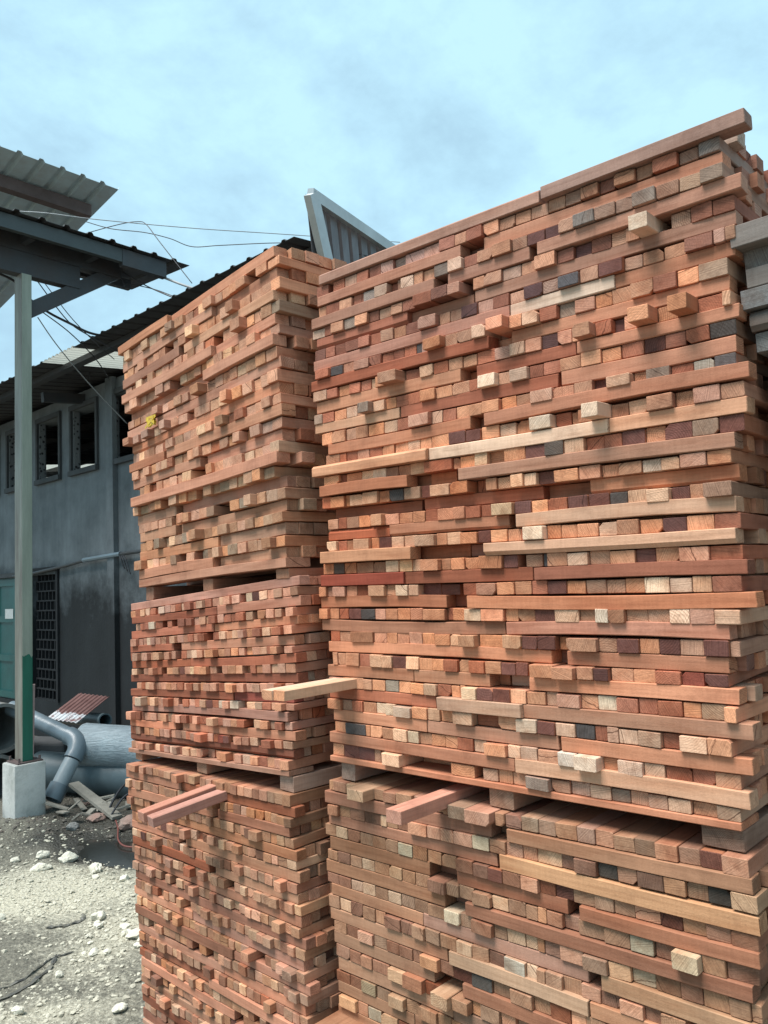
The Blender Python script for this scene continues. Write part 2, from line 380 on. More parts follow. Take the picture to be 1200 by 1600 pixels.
chalk = ramp(nt, g2, [(0.3, (0.40, 0.375, 0.28)), (0.5, (0.50, 0.47, 0.365)), (0.72, (0.68, 0.65, 0.53))])
band = nd(nt, 'ShaderNodeAttribute', attribute_name='chalk').outputs['Fac']
mixf = nd(nt, 'ShaderNodeMath', {0: g1, 1: band}, operation='ADD').outputs[0]
mixf = nd(nt, 'ShaderNodeMath', {0: g2, 1: 0.5, 2: mixf}, operation='MULTIPLY_ADD').outputs[0]
cg = blend(nt, ramp(nt, mixf, [(0.68, (0, 0, 0)), (0.98, (1, 1, 1))]), mud, chalk)
wet = nd(nt, 'ShaderNodeAttribute', attribute_name='wet').outputs['Fac']
cg = blend(nt, wet, cg, (0.042, 0.039, 0.031, 1))
nt.links.new(cg, bs.inputs['Base Color'])
rg = nd(nt, 'ShaderNodeMapRange', {'Value': wet, 'To Min': 0.95, 'To Max': 0.35}).outputs[0]
nt.links.new(rg, bs.inputs['Roughness'])
gh = nd(nt, 'ShaderNodeMath', {0: g2, 1: nd(nt, 'ShaderNodeMath', {0: g3, 1: 0.6}, operation='MULTIPLY').outputs[0]}, operation='SUBTRACT').outputs[0]
bump(nt, bs, gh, 0.9, 0.025)
M_WATER, nt, bs = mat("muddy_puddle_water")
bs.inputs['Base Color'].default_value = (0.02, 0.02, 0.017, 1)
bs.inputs['Roughness'].default_value = 0.12
M_GRAVEL = plain("limestone_gravel", (0.46, 0.435, 0.35), 0.95, 0.0, 0.35, 30, (0.30, 0.28, 0.22), 0.7, dscale=11)

M_WRAP, nt, bs = mat("crinkled_pipe_wrap")
tc = nd(nt, 'ShaderNodeTexCoord').outputs['Object']
w1 = nd(nt, 'ShaderNodeTexNoise', {'Vector': nd(nt, 'ShaderNodeMapping', {'Vector': tc, 'Rotation': (0, 0, 0.2), 'Scale': (4, 30, 38)}).outputs[0], 'Scale': 1.0, 'Detail': 6.0, 'Roughness': 0.6, 'Distortion': 1.4}).outputs['Fac']
w2 = nd(nt, 'ShaderNodeTexNoise', {'Vector': tc, 'Scale': 5.0, 'Detail': 6.0}).outputs['Fac']
cr = ramp(nt, w1, [(0.44, (1, 1, 1)), (0.495, (0.68, 0.69, 0.70)), (0.55, (1, 1, 1))])
nt.links.new(mul(nt, ramp(nt, w2, [(0.3, (0.25, 0.30, 0.33)), (0.7, (0.38, 0.45, 0.48))]), cr), bs.inputs['Base Color'])
bs.inputs['Roughness'].default_value = 0.5
bump(nt, bs, w1, 0.5, 0.02)
M_RUBBLEDARK = plain("dark_rubble", (0.10, 0.092, 0.078), 0.95, 0.0, 0.4, 20, (0.22, 0.17, 0.14), 0.6, dscale=12)

# ------------------------------------------------------------------ what the photo shows of the two right-hand piles
# one line per layer: start:end in millimetres from the near corner, tone letter, how far it juts out in millimetres ("_" = gap)
UPPER_ROWS = {
    1: "-86:394T20 404:1217T10",
    2: "-29:15G5 17:60T 61:112R10 117:156O 157:201O10 209:247R 248:292O10 295:334T4 338:382T 387:436O-3 437:480O 483:530O 531:578O5 579:627R15 631:671O10 671:719R10 727:788P 788:848P 861:905G-10 906:954P 954:1003R 1004:1050R5 1055:1110O 1110:1163R 1163:1185_",
    3: "-31:583O 583:651_ 652:1230O10",
    4: "-37:8G25 11:56G18 57:106T20 108:159G25 163:204T18 204:254T23 256:308G25 311:350O20 354:397D3 398:446D5 448:491O5 492:546O15 552:598O10 602:647R5 648:694C15 698:743G10 751:792O 825:873C10 891:925R-10 926:972C10 979:1023G3 1031:1078R-5 1079:1130O5 1135:1188R5 1198:1234O",
    5: "-67:418O15 443:704O5 708:749_ 750:1261O10",
    6: "-48:-3R5 -3:42R5 44:88T 88:112_ 115:158W60 190:226O 228:274R 280:323D-5 323:369R3 370:422O14 431:475O 475:529O 530:585O10 623:652_ 653:693P25 695:746R25 754:813R20 826:874R5 874:915O5 920:970O 970:1010R 1011:1059O12 1065:1114G6 1115:1159O10 1175:1210R 1210:1265C",
    7: "-46:621O 639:860O-20 861:1249R",
    8: "-46:-25T10 -25:-3P10 0:55R10 61:108O 109:155O3 157:199O 200:254D15 261:309O8 310:361B17 367:411T7 412:458D10 467:512O 513:561R5 564:612P 613:663D5 667:707O 707:746O 747:800P15 813:864R 868:914O 915:958O5 966:1007R 1008:1049R10 1054:1108R5 1113:1161R 1165:1205R 1210:1260R",
    9: "-41:226O 227:511W5 513:1262P5",
    10: "-24:35G7 36:83O5 83:135R10 135:184T10 189:236O 236:279O 279:327P5 332:375G-5 376:424R10 425:470C20 470:505O20 506:559P50 581:621C20 627:678T12 680:721T10 722:785O30 811:832B 832:876R 879:920R 920:964R 965:1012R10 1012:1069P10 1078:1126P5 1127:1179B10 1180:1241R20",
    11: "-23:515O 517:577_ 578:1272R10",
    12: "-9:44R 45:87O60 132:181O50 213:238D-10 239:279R10 280:325O35 344:378P5 383:427D 428:473P5 474:519C10 567:622R 625:670O 673:715O 722:772R 773:818C5 822:869R 880:951T40 990:1014C 1014:1057R 1058:1103R5 1108:1152O 1153:1202R10 1202:1265C10",
    13: "-39:332O5 337:629R 631:682_ 682:1260T",
    14: "-30:23B4 24:71R5 75:119R 121:165D 170:222R 224:271O 272:322O5 324:376T5 380:429R 429:468R 469:517C10 524:560T 561:605W20 620:655R 655:710T 713:767O 768:817O10 826:873R 873:917R 957:1002C10 1003:1048G30 1079:1121C 1125:1181O 1181:1232R 1233:1272G3",
    15: "-27:378O5 388:903R 908:1272C",
    16: "-25:18B4 20:60S4 64:112R 113:163G10 168:198O 199:247C20 260:296D-5 297:343O10 345:399P10 400:454T15 464:511O 511:556O 557:607O12 615:656O5 659:704O 704:748R 751:787T 788:850P18 866:918R 918:971C 971:1034O 1035:1084O3 1087:1130T 1131:1184O5 1193:1242O",
    17: "-52:606O15 619:653_ 654:1210O5",
    18: "-38:9O10 10:62P12 67:107O 108:159O20 169:214C 216:257O 258:301W65 338:361O-5 362:405R-5 406:454W20 469:514O 516:565C 566:620O5 621:670D10 670:719D10 728:785O5 793:835O 835:881C 881:929O 933:979O 983:1030R 1034:1085P 1087:1128R 1133:1158R 1162:1215O",
    19: "-40:261C10 262:795W15 796:1269C25",
    20: "-30:20D6 20:72G10 74:130D10 135:179O 180:230D5 237:280R 281:326R 327:378C12 379:427B17 430:487D12 488:543O10 554:603T-5 604:641W10 647:696O5 720:811R12 819:872C3 875:922T 922:967T 967:1015W5 1022:1070W 1070:1136O 1136:1160R 1161:1225C10",
    21: "-12:696T15 736:827O-30 828:872_ 873:1240O20",
    22: "0:50O7 50:103P12 107:147C8 149:193C3 193:246T7 249:291P 292:344P10 346:403O12 414:462D-2 463:498C8 499:537C12 617:658R-30 670:729O12 730:789C15 801:839D 840:889G5 903:955B5 960:1001O 1002:1060C10 1065:1122C5 1142:1202O10",
    23: "-7:329O-10 330:448_ 461:848R-20 864:1221D-30",
    24: "-1:51T24 59:89T3 93:133D 134:183C12 186:229C4 233:276B 278:328D 329:382D5 384:437R4 439:484O 485:532D4 533:586S18 597:638R 639:688R5 689:727P6 729:782P4 785:830R 830:872O 876:927O 979:1022C20 1042:1090O 1090:1140T 1144:1182R",
    25: "-2:528C10 536:555_ 555:966O 966:1228R",
    26: "-8:42R5 46:102O4 103:153D8 156:207O5 208:255O12 261:306C5 306:358O8 362:404O5 404:442O5 443:502W25 520:559O 560:607C3 611:653D 654:706O5 710:756C 756:793T 794:852C12 866:912C 913:958C3 958:1008D3 1010:1040O 1041:1098C12 1110:1144O 1144:1183R 1184:1227W10",
    27: "0:625C20 641:873_ 874:1248C20",
    28: "-4:60R 61:121P10 123:174O6 177:222D 223:280O6 285:336O 337:387C10 393:440O6 449:462B-3 463:506T3 510:533_ 533:575D3 576:639O12 652:700O 701:744O4 747:781O 782:838T13 849:884C 885:931C3 932:976W8 984:1034T 1038:1106T 1110:1159O 1160:1205B2 1207:1256O",
    29: "-14:485R10 492:913R2 913:1260V10",
    30: "0:57R8 60:100C6 102:147C6 151:207W3 208:253O 255:299T 300:347T2 351:400O2 401:452D3 454:497R 498:546O2 547:597O8 598:652P12 663:711R 735:801D-20 801:866D-20 867:903C2 904:948W6 988:1042C12 1058:1106R 1110:1155P 1156:1198P8 1211:1238P 1239:1272O10",
    31: "-25:692O10 702:771_ 771:1272O",
    32: "8:55C12 61:111P7 111:154C7 157:204T 207:256T 295:322W12 330:371T 372:430C7 438:491D4 494:543O 544:580O 581:649P12 653:705W6 711:744O 754:776R-10 777:853O5 855:898P2 903:947O 949:994O2 996:1037P 1038:1092B2 1098:1147D 1151:1189R 1193:1232O 1233:1272O12",
    33: "34:578P5 586:1269O",
    34: "37:84D7 89:139T 140:185D2 186:227O 231:278D6 284:328T 329:392O15 408:433O-10 439:489D7 489:532D7 533:582C13 591:658O 671:715C17 728:762C 763:814O3 817:862O 862:911P 911:955P 955:996O 996:1042P 1048:1132T6 1142:1193T 1193:1232R",
    35: "41:414O 416:455_ 455:1244O",
    36: "44:91D3 94:142V 142:194R6 198:247O2 250:294O 306:342D10 343:385T12 386:438O28 443:507O22 508:522_ 523:559D3 559:602D3 603:651O2 652:698R6 705:739O-2 740:786R6 788:831O 831:877O 878:920C3 926:976D 977:1017C6 1017:1058C6 1066:1110R 1112:1165O2 1171:1205O",
    37: "25:520O5 523:642_ 642:898T 901:1253O",
    38: "52:102G2 105:142O 143:195R7 198:241R 242:289R7 294:340S 340:382O 383:435P12 444:475T 476:528O6 529:574O10 574:625D12 625:674D14 675:721W20 740:769O 769:815R 816:860C7 862:908O5 912:956O 959:1012Z 1012:1062O",
    39: "1:538T10 539:804C22 824:914R 914:1248R",
    40: "43:91O20 93:143C18 153:192R 193:243C12 246:291C6 318:346R6 350:398B6 399:447C12 452:500D12 501:551W18 560:610O7 620:691R-5 692:746C18 760:807O 808:850C5 851:905O10 906:963C16 973:1005W6 1012:1050W 1050:1101O",
    41: "10:438O10 446:854T5 856:1229O5",
    42: "36:85O3 87:135R 135:191R 191:238C6 238:292C12 299:336O 337:385W35 397:441W18 446:495O12 506:553C12 553:589C12 590:645O23 661:702C2 702:751R4 755:797O 797:844O 844:886T 887:926S7 927:975C12 980:1025O6 1025:1072O6 1090:1171B7 1179:1225O",
    43: "18:569C13 573:1245O10",
    44: "40:83C6 88:138O 139:189C6 190:232T4 235:276T 277:321G 322:370C5 374:423T 424:473T6 474:530G18 543:584O 586:628O 629:674T2 677:701_ 702:773O4 779:947_ 948:1017C23 1039:1062T 1066:1129D 1129:1195D 1195:1242O",
}
LOWER_ROWS = {
    1: "3:53P12 57:103D 103:147P 148:195P6 197:245T2 245:294T2 295:339P 340:385P2 385:441T2 441:488T2 536:581N3 610:678P35 689:748G25 779:839T 842:885P 886:946T10 946:994P10 1034:1100C50 1152:1210P5",
    2: "-1:577T10 586:627_ 628:1244P5",
    3: "-8:39C12 45:90B2 91:134T 135:181T7 183:239N7 243:288P2 290:336B2 337:384N12 394:431N 497:537P 537:584P 585:631T8 634:685S8 685:744P12 746:791P10 791:836P10 837:894P13 905:952N 952:992T 1015:1080N 1080:1141N 1141:1185T 1186:1228P12",
    4: "-8:603C10 612:616_ 616:1236P",
    5: "-2:49N6 51:99N3 101:149T 150:197D 198:255P 256:302T 303:348T4 350:405T 405:452D 494:542P12 544:595N10 597:640D10 640:687N10 688:738N10 747:796T 797:845T 847:898T 899:947S2 953:1000T 1002:1052T 1053:1102T 1104:1155N 1157:1207C 1207:1254T",
    6: "-3:386N12 395:421_ 421:748N 750:840_ 840:1234T",
    7: "4:64N 65:111T8 112:154W32 170:214N 215:267S6 270:326T6 332:389T 399:437P-8 438:481P3 505:535T2 539:589T 589:637C2 638:684T12 695:741T 742:782T6 783:829N15 842:891T 893:941T 942:991C 993:1048T 1050:1097C 1100:1146T 1149:1198N 1202:1249T",
    8: "16:718N10 728:791_ 791:1255T",
    9: "25:65T3 66:117T 119:164N 165:215T 220:271Z-3 272:324C6 324:380T16 386:444P6 449:491N 511:544C 545:595C 597:635T 636:688P17 702:740T 741:782W12 792:850T2 853:901T 901:950T 950:1001C 1001:1049T 1050:1098C 1101:1147T 1149:1198N 1202:1253N",
    10: "8:343C10 350:381_ 381:871P 873:1234T",
    11: "155:204T12 210:246N 247:296P12 303:349N 350:397P3 399:444T 445:490T10 514:544C4 545:602Z10 610:655N 656:705T7 706:757C7 757:812T7 812:863T7 864:905T10 910:950N6 951:1002N10 1013:1053T 1054:1103T 1105:1151N 1153:1200C 1202:1248T",
    12: "10:375T10 379:780C12 792:1243T",
    13: "529:585T12 595:648T 649:709B7 713:770D2 774:819N 820:874O12 884:913N 917:966N 966:1010N 1014:1063T 1064:1117P6 1125:1177N 1177:1231T",
    14: "16:740P10 750:840_ 842:1230T",
    15: "628:687T12 715:767T25 768:825C40 873:941N17 944:993C13 1007:1071N 1072:1117P4 1119:1163N2 1164:1223P3",
    16: "23:778T5 784:1217T",
    17: "834:884T12 898:947T 948:995C13 1007:1061T 1062:1117S4 1121:1169N 1169:1226N",
    18: "278:918T 921:1221T",
    19: "982:1039C5 1045:1098Z 1098:1138P 1139:1211C10",
    20: "147:808T 810:1223T",
}
# ------------------------------------------------------------------ ground
def axis(a, b, step, far):
    xs = list(np.arange(a, b + 1e-6, step))
    g = step
    lo, hi = [a], [b]
    while hi[-1] < far:
        g *= 1.45
        hi.append(hi[-1] + g); lo.append(lo[-1] - g)
    return lo[:0:-1] + xs + hi[1:]
def bell(x, y, cx, cy, rx, ry, rot=0.0):
    dx, dy = x - cx, y - cy
    c, s = cos(rot), sin(rot)
    return math.exp(-(((dx * c + dy * s) / rx) ** 2 + ((-dx * s + dy * c) / ry) ** 2))
gx, gy = axis(-4.6, -0.8, 0.045, 500.0), axis(3.0, 8.2, 0.045, 500.0)
gvs, chalk, wet = [], [], []
for yy in gy:
    for xx in gx:
        inn = 1.0 if (-4.7 < xx < -0.7 and 2.9 < yy < 8.3) else 0.0
        pud = bell(xx, yy, -1.98, 5.66, 0.70, 0.32, -0.55)
        hz = 0.0
        if inn:
            hz = 0.035 * (mnoise.noise(Vector((xx * 1.3, yy * 1.3, 3.0)))) + 0.012 * mnoise.noise(Vector((xx * 5, yy * 5, 7.0))) + 0.012 * mnoise.noise(Vector((xx * 14, yy * 14, 1.0)))
            hz += 0.05 * bell(xx, yy, -2.75, 6.15, 0.6, 0.35) - 0.06 * pud
            e = min(1.0, (xx + 4.7) / 0.4, (-0.7 - xx) / 0.3, (yy - 2.9) / 0.3, (8.3 - yy) / 0.4)
            hz *= max(0.0, e)
        gvs.append((xx, yy, hz))
        chalk.append(-0.10 + 0.42 * bell(xx, yy, -2.12, 4.78, 0.62, 0.42, -0.5) + 0.22 * bell(xx, yy, -1.38, 4.25, 0.25, 0.5)
                     + 0.2 * bell(xx, yy, -1.55, 3.45, 0.4, 0.16) - 0.22 * bell(xx, yy, -2.7, 6.1, 0.9, 0.5) - 0.12 * bell(xx, yy, -1.85, 4.2, 0.3, 0.22))
        wj = pud * 1.5 + 0.35 * mnoise.noise(Vector((xx * 3, yy * 3, 0.5)))
        wt_ = max(0.0, min(1.0, (wj - 0.42) * 3.2))
        w2 = 0.55 * max(0.0, min(1.0, (bell(xx, yy, -2.2, 7.0, 1.4, 0.7) + 0.2 * mnoise.noise(Vector((xx * 4, yy * 4, 9))) - 0.35) * 3))
        w3 = max(0.0, min(1.0, (1.4 * bell(xx, yy, -2.15, 6.05, 0.75, 0.38, -0.5) + 0.4 * mnoise.noise(Vector((xx * 3.3, yy * 3.3, 5))) - 0.35) * 2.5))
        wet.append(max(wt_, w2, 0.85 * w3))
nx = len(gx)
gfs = [(j * nx + i, j * nx + i + 1, (j + 1) * nx + i + 1, (j + 1) * nx + i) for j in range(len(gy) - 1) for i in range(nx - 1)]
me = bpy.data.meshes.new("ground")
me.from_pydata(gvs, [], gfs)
me.materials.append(M_GROUND)
for nm, dat in (('chalk', chalk), ('wet', wet)):
    me.attributes.new(nm, 'FLOAT', 'POINT').data.foreach_set('value', dat)
me.polygons.foreach_set('use_smooth', [True] * len(me.polygons))
ground = bpy.data.objects.new("ground", me)
COL.objects.link(ground)
tag(ground, kind='structure')
def ground_z(x, y):
    i = min(range(len(gx)), key=lambda q: abs(gx[q] - x)); j = min(range(len(gy)), key=lambda q: abs(gy[q] - y))
    return gvs[j * nx + i][2]
mb = MB()
ring_ = []
for k in range(40):
    t = 2 * pi * k / 40
    rr = 1 + 0.18 * mnoise.noise(Vector((cos(t) * 1.5, sin(t) * 1.5, 2.2)))
    px, py = 0.60 * rr * cos(t), 0.27 * rr * sin(t)
    c_, s_ = cos(-0.55), sin(-0.55)
    ring_.append((-1.95 + px * c_ - py * s_, 5.62 + px * s_ + py * c_, -0.036))
mb.add(ring_, [tuple(range(40))])
tag(mb.build("puddle", M_WATER), kind='structure')

# ------------------------------------------------------------------ timber piles
TINT = {   # code: (end colour, side colour, words)
    'O': ((0.580, 0.285, 0.155), (0.468, 0.215, 0.122), 'orange tan'),
    'T': ((0.450, 0.255, 0.160), (0.430, 0.225, 0.138), 'dull tan'),
    'P': ((0.570, 0.300, 0.195), (0.490, 0.232, 0.148), 'pinkish tan'),
    'N': ((0.330, 0.165, 0.108), (0.330, 0.150, 0.096), 'medium brown'),
    'Y': ((0.620, 0.330, 0.190), (0.640, 0.470, 0.330), 'cream'),
    'R': ((0.360, 0.138, 0.078), (0.345, 0.122, 0.066), 'red brown'),
    'V': ((0.250, 0.075, 0.050), (0.260, 0.070, 0.045), 'deep red'),
    'C': ((0.650, 0.410, 0.262), (0.585, 0.350, 0.220), 'pale cream'),
    'Q': ((0.560, 0.300, 0.225), (0.580, 0.290, 0.215), 'fresh pink'),
    'W': ((0.710, 0.540, 0.375), (0.690, 0.490, 0.335), 'almost white'),
    'D': ((0.150, 0.062, 0.050), (0.340, 0.135, 0.080), 'dark purple'),
    'B': ((0.095, 0.080, 0.076), (0.250, 0.135, 0.090), 'blue black'),
    'G': ((0.330, 0.230, 0.158), (0.400, 0.240, 0.155), 'weathered grey'),
    'S': ((0.540, 0.425, 0.290), (0.460, 0.280, 0.175), 'speckled whitish'),
    'Z': ((0.430, 0.350, 0.265), (0.430, 0.255, 0.160), 'striped grey'),
    'K': ((0.205, 0.190, 0.178), (0.205, 0.180, 0.165), 'old grey'),
}
for _k, (_e, _s, _w) in list(TINT.items()):
    _g = lambda q: tuple(v * m for v, m in zip(q, (.935, .905, .965))) if _k not in 'KDB' else q
    TINT[_k] = (_g(_e), _g(_s), _w)
rng = random.Random(11)
PIECES = []

def batch(P, tone, pile, row):
    # battens came in batches: neighbouring ones share a shade
    k = 1 + 0.22 * mnoise.noise(Vector((P.x * 2.2, P.y * 2.2, row * 0.21 + len(pile))))
    w = 0.09 * mnoise.noise(Vector((P.x * 1.7 + 9, P.y * 1.7, row * 0.15 + len(pile))))
    t = (k * (1 + w * .3), k, k * (1 - w))
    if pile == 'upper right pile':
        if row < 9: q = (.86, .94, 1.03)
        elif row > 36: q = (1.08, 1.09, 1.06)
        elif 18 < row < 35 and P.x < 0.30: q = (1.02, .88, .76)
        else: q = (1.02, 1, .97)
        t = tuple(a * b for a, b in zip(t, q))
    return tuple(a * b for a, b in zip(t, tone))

def new_piece(P, ex, ey, ez, l, w, h, code, kind, pile, row, line, prot=0.0, tone=(1, 1, 1), order=0, label=None, wane=None):
    PIECES.append(dict(P=P, ex=ex, ey=ey, ez=ez, l=l, w=w, h=h, code=code, kind=kind, pile=pile, row=row, line=line,
                       prot=prot, tone=batch(P, tone, pile, row), order=order, label=label, wane=wane))

def pick(pal):
    r = rng.random() * sum(w for _, w in pal)
    for c, w in pal:
        r -= w
        if r <= 0: return c
    return pal[0][0]

def random_prot(q=1.0):
    return _rp() * q
def _rp():
    r = rng.random()
    if r < 0.66: return rng.uniform(-0.002, 0.004)
    if r < 0.90: return rng.uniform(0.004, 0.012)
    if r < 0.97: return rng.uniform(0.012, 0.024)
    return rng.uniform(-0.02, -0.006)

class Pile:
    def __init__(s, name, O, yaw, nt, nb, ft, fb, n, first, depth=1.18, pal=None, spal=None, table=None, tone=(1, 1, 1), width=0.047, gap=0.035, relief=1.0):
        s.relief = relief
        s.name, s.n, s.first, s.depth, s.pal, s.spal, s.table, s.tone, s.width, s.gap = name, n, first, depth, pal, spal or pal, table or {}, tone, width, gap
        y = radians(yaw)
        s.A = Vector((-sin(y), cos(y), 0)); s.B = Vector((cos(y), sin(y), 0)); s.O = Vector((O[0], O[1], EYE))
        s.nt, s.nb, s.ft, s.fb = nt, nb, ft, fb
        s.wob = [rng.uniform(-0.006, 0.006) for _ in range(n + 2)]
    def edge(s, k):                 # row boundary k (0 = top): near and far (u, z)
        t = k / s.n
        j = s.wob[int(k)] * 0.55
        return ((s.nt[0] + (s.nb[0] - s.nt[0]) * t, s.nt[1] + (s.nb[1] - s.nt[1]) * t + j),
                (s.ft[0] + (s.fb[0] - s.ft[0]) * t, s.ft[1] + (s.fb[1] - s.ft[1]) * t - j))
    def zat(s, k, u):
        (u0, z0), (u1, z1) = s.edge(k)
        return z0 + (z1 - z0) * (u - u0) / (u1 - u0)
    def pt(s, u, b, z): return s.O + s.A * u + s.B * b + Vector((0, 0, z))
    def axes(s, k):
        (u0, z0), (u1, z1) = s.edge(k)
        R = (s.A * (u1 - u0) + Vector((0, 0, z1 - z0))).normalized()
        return R, s.B.cross(R).normalized()
    def make(s):
        for k in range(1, s.n + 1):
            head = ((k % 2 == 1) == (s.first == 'H'))
            (un, _), (uf, _) = s.edge(k)
            R, Zv = s.axes(k)
            toks = []
            for t in s.table.get(k, "").split():
                a, rest = t.split(':')
                i = 0
                while rest[i] in '-0123456789': i += 1
                toks.append((float(a) / 1000, float(rest[:i]) / 1000, rest[i], float(rest[i + 1:] or 0) / 1000 if len(rest) > i + 1 else 0.0, True))
            pal = s.pal(k) if callable(s.pal) else s.pal
            spal = s.spal(k) if callable(s.spal) else s.spal
            if head:
                full, cur = [], un + rng.uniform(-0.008, 0.01)
                for t in toks + [(uf + rng.uniform(-0.012, 0.012), 9, '#', 0, True)]:
                    g = t[0] - cur
                    if g > 0.018:
                        m = max(1, round(g / s.width))
                        ws = [rng.uniform(0.8, 1.2) for _ in range(m)]
                        sc = g / sum(ws)
                        for w in ws:
                            full.append((cur, cur + w * sc, pick(pal) if rng.random() > s.gap else '_', None, False)); cur += w * sc
                    elif g > 0 and full and full[-1][2] != '_':
                        full[-1] = (full[-1][0], full[-1][1] + g * 0.8) + full[-1][2:]
                    if t[2] == '#': break
                    full.append(t); cur = t[1]
                order = 0
                for (u0, u1, c, pr, known) in full:
                    uc = (u0 + u1) / 2
                    zb, ztp = s.zat(k, uc), s.zat(k - 1, uc)
                    hh = (ztp - zb) * rng.uniform(0.87, 0.975)
                    w = max(0.012, u1 - u0 - rng.uniform(0.0006, 0.002))
                    if c == '_':
                        if rng.random() < 0.5: continue
                        c, pr = pick(pal), -rng.uniform(0.05, 0.12)
                        line = 1
                    else:
                        order += 1; line = 0
                    if pr is None: pr = random_prot(s.relief)
                    elif known and c != '_': pr += rng.uniform(-0.0015, 0.0015)
                    yawj = rng.gauss(0, 0.006)
                    ex = (s.B + s.A * yawj).normalized(); ey = (R - ex * R.dot(ex)).normalized(); ez = ex.cross(ey)
                    roll = rng.gauss(0, 0.012)
                    ey, ez = ey * cos(roll) + ez * sin(roll), ez * cos(roll) - ey * sin(roll)
                    new_piece(s.pt(uc, -pr, zb + hh / 2), ex, ey, ez, 0.60 + max(pr, 0) * 0.6, w, hh, c, 'end-on', s.name, k, line, pr, s.tone, order)
                    new_piece(s.pt(uc, s.depth - 0.56 + rng.uniform(0, .01), zb + hh / 2), s.B, ey, ez, 0.55, w, hh, pick(pal), 'end-on', s.name, k, 9, 0, s.tone)
            else:
                if not toks:
                    back = (s.relief - 1) * rng.choice([0, 0.006, 0.012, 0.018])
                    cut = un + (uf - un) * rng.choice([rng.uniform(0.3, 0.46), rng.uniform(0.5, 0.7)])
                    if rng.random() < 0.25: toks = [(un + rng.uniform(-.02, .02), uf + rng.uniform(-.015, .02), pick(spal), random_prot() - back, False)]
                    else:
                        g = rng.choice([0.001, 0.001, 0.002, 0.03, 0.05])
                        toks = [(un + rng.uniform(-.02, .02), cut, pick(spal), random_prot() - back, False), (cut + g, uf + rng.uniform(-.015, .02), pick(spal), random_prot() - rng.choice([back, 0]), False)]
                lines = [(0, toks)]
                b, li = s.width, 1
                while b < s.depth - 0.04:
                    cut = un + (uf - un) * rng.uniform(0.42, 0.6)
                    lines.append((li, [(un + rng.uniform(-.02, .018), cut, pick(pal), -b, False), (cut + .004, uf + rng.uniform(-.012, .012), pick(spal), -b, False)]))
                    b += s.width * rng.uniform(0.98, 1.1); li += 1
                for li, tk in lines:
                    order = 0
                    for (u0, u1, c, pr, known) in tk:
                        if c == '_': continue
                        order += 1
                        uc = (u0 + u1) / 2
                        zb, ztp = s.zat(k, uc), s.zat(k - 1, uc)
                        hh = (ztp - zb) * rng.uniform(0.95, 0.99)
                        yawj = rng.gauss(0, 0.004) if li == 0 else 0
                        ex = (R + s.B * yawj).normalized(); ez = (Zv - ex * Zv.dot(ex)).normalized(); ey = ez.cross(ex)
                        w = s.width * 0.96
                        P = s.pt(uc, w / 2 - pr, zb + hh / 2) - ex * (u1 - u0) / 2
                        new_piece(P, ex, ey, ez, u1 - u0, w, hh, c, 'lengthwise', s.name, k, min(li, 8), max(pr, 0) if li == 0 else 0, s.tone, order)

BASE_RU = [('O', 52), ('T', 14), ('P', 14), ('R', 10), ('C', 8), ('D', 3), ('G', 1), ('W', 1)]
STR_RU = [('O', 6), ('T', 2), ('R', 2), ('P', 1)]
BASE_RL = [('T', 46), ('P', 18), ('C', 12), ('R', 12), ('D', 3), ('O', 6), ('S', 1), ('G', 3)]
STR_RL = [('T', 4), ('P', 3), ('C', 1), ('N', 1)]
def pal_lt(k): return [('P', 62), ('O', 8), ('T', 12), ('C', 8), ('R', 6), ('G', 1.0)] if k < 20 else [('T', 46), ('P', 22), ('G', 8), ('C', 8), ('O', 10)]
def spal_lt(k): return [('P', 7), ('O', 1), ('T', 1)] if k < 20 else [('T', 5), ('P', 2)]
PAL_LM = [('P', 34), ('R', 22), ('C', 14), ('O', 14), ('T', 8), ('V', 3), ('W', 2), ('D', 1.5), ('S', 0.7)]
SPAL_LM = [('R', 6), ('V', 0.7), ('P', 3), ('O', 2)]
PAL_LB = [('T', 40), ('P', 26), ('N', 14), ('C', 10), ('O', 6), ('D', 1.5), ('R', 3)]
SPAL_LB = [('P', 4), ('T', 4), ('N', 2), ('R', 0.8)]
K_ = 1.12
LO = (-0.3136, 2.464)
def k2(*p): return tuple(c * K_ for c in p)
piles = [
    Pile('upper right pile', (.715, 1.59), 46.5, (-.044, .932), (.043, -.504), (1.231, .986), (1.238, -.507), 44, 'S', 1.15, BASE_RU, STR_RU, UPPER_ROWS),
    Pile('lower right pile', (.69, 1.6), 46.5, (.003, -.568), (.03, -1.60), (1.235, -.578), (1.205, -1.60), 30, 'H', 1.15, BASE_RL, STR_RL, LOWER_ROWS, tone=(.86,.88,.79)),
    Pile('upper left pile', LO, 42, k2(-.005, .997), k2(-.008, .083), k2(1.066, .955), k2(.916, .055), 27, 'S', 1.05, pal_lt, spal_lt, tone=(1.03,1.06,.98), width=0.056, gap=0.05, relief=1.6),
    Pile('middle left pile', (-.302, 2.464), 43, k2(-.045, .031), k2(.026, -.498), k2(.991, -.030), k2(1.013, -.556), 20, 'S', 1.05, PAL_LM, SPAL_LM, tone=(.98,.96,.93), width=0.043, relief=1.2),
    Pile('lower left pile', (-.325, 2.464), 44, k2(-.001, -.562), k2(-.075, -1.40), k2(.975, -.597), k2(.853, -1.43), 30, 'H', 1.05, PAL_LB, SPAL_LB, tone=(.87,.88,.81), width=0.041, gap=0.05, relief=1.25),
]
for p in piles: p.make()
RU, RL, LT, LM, LB = piles

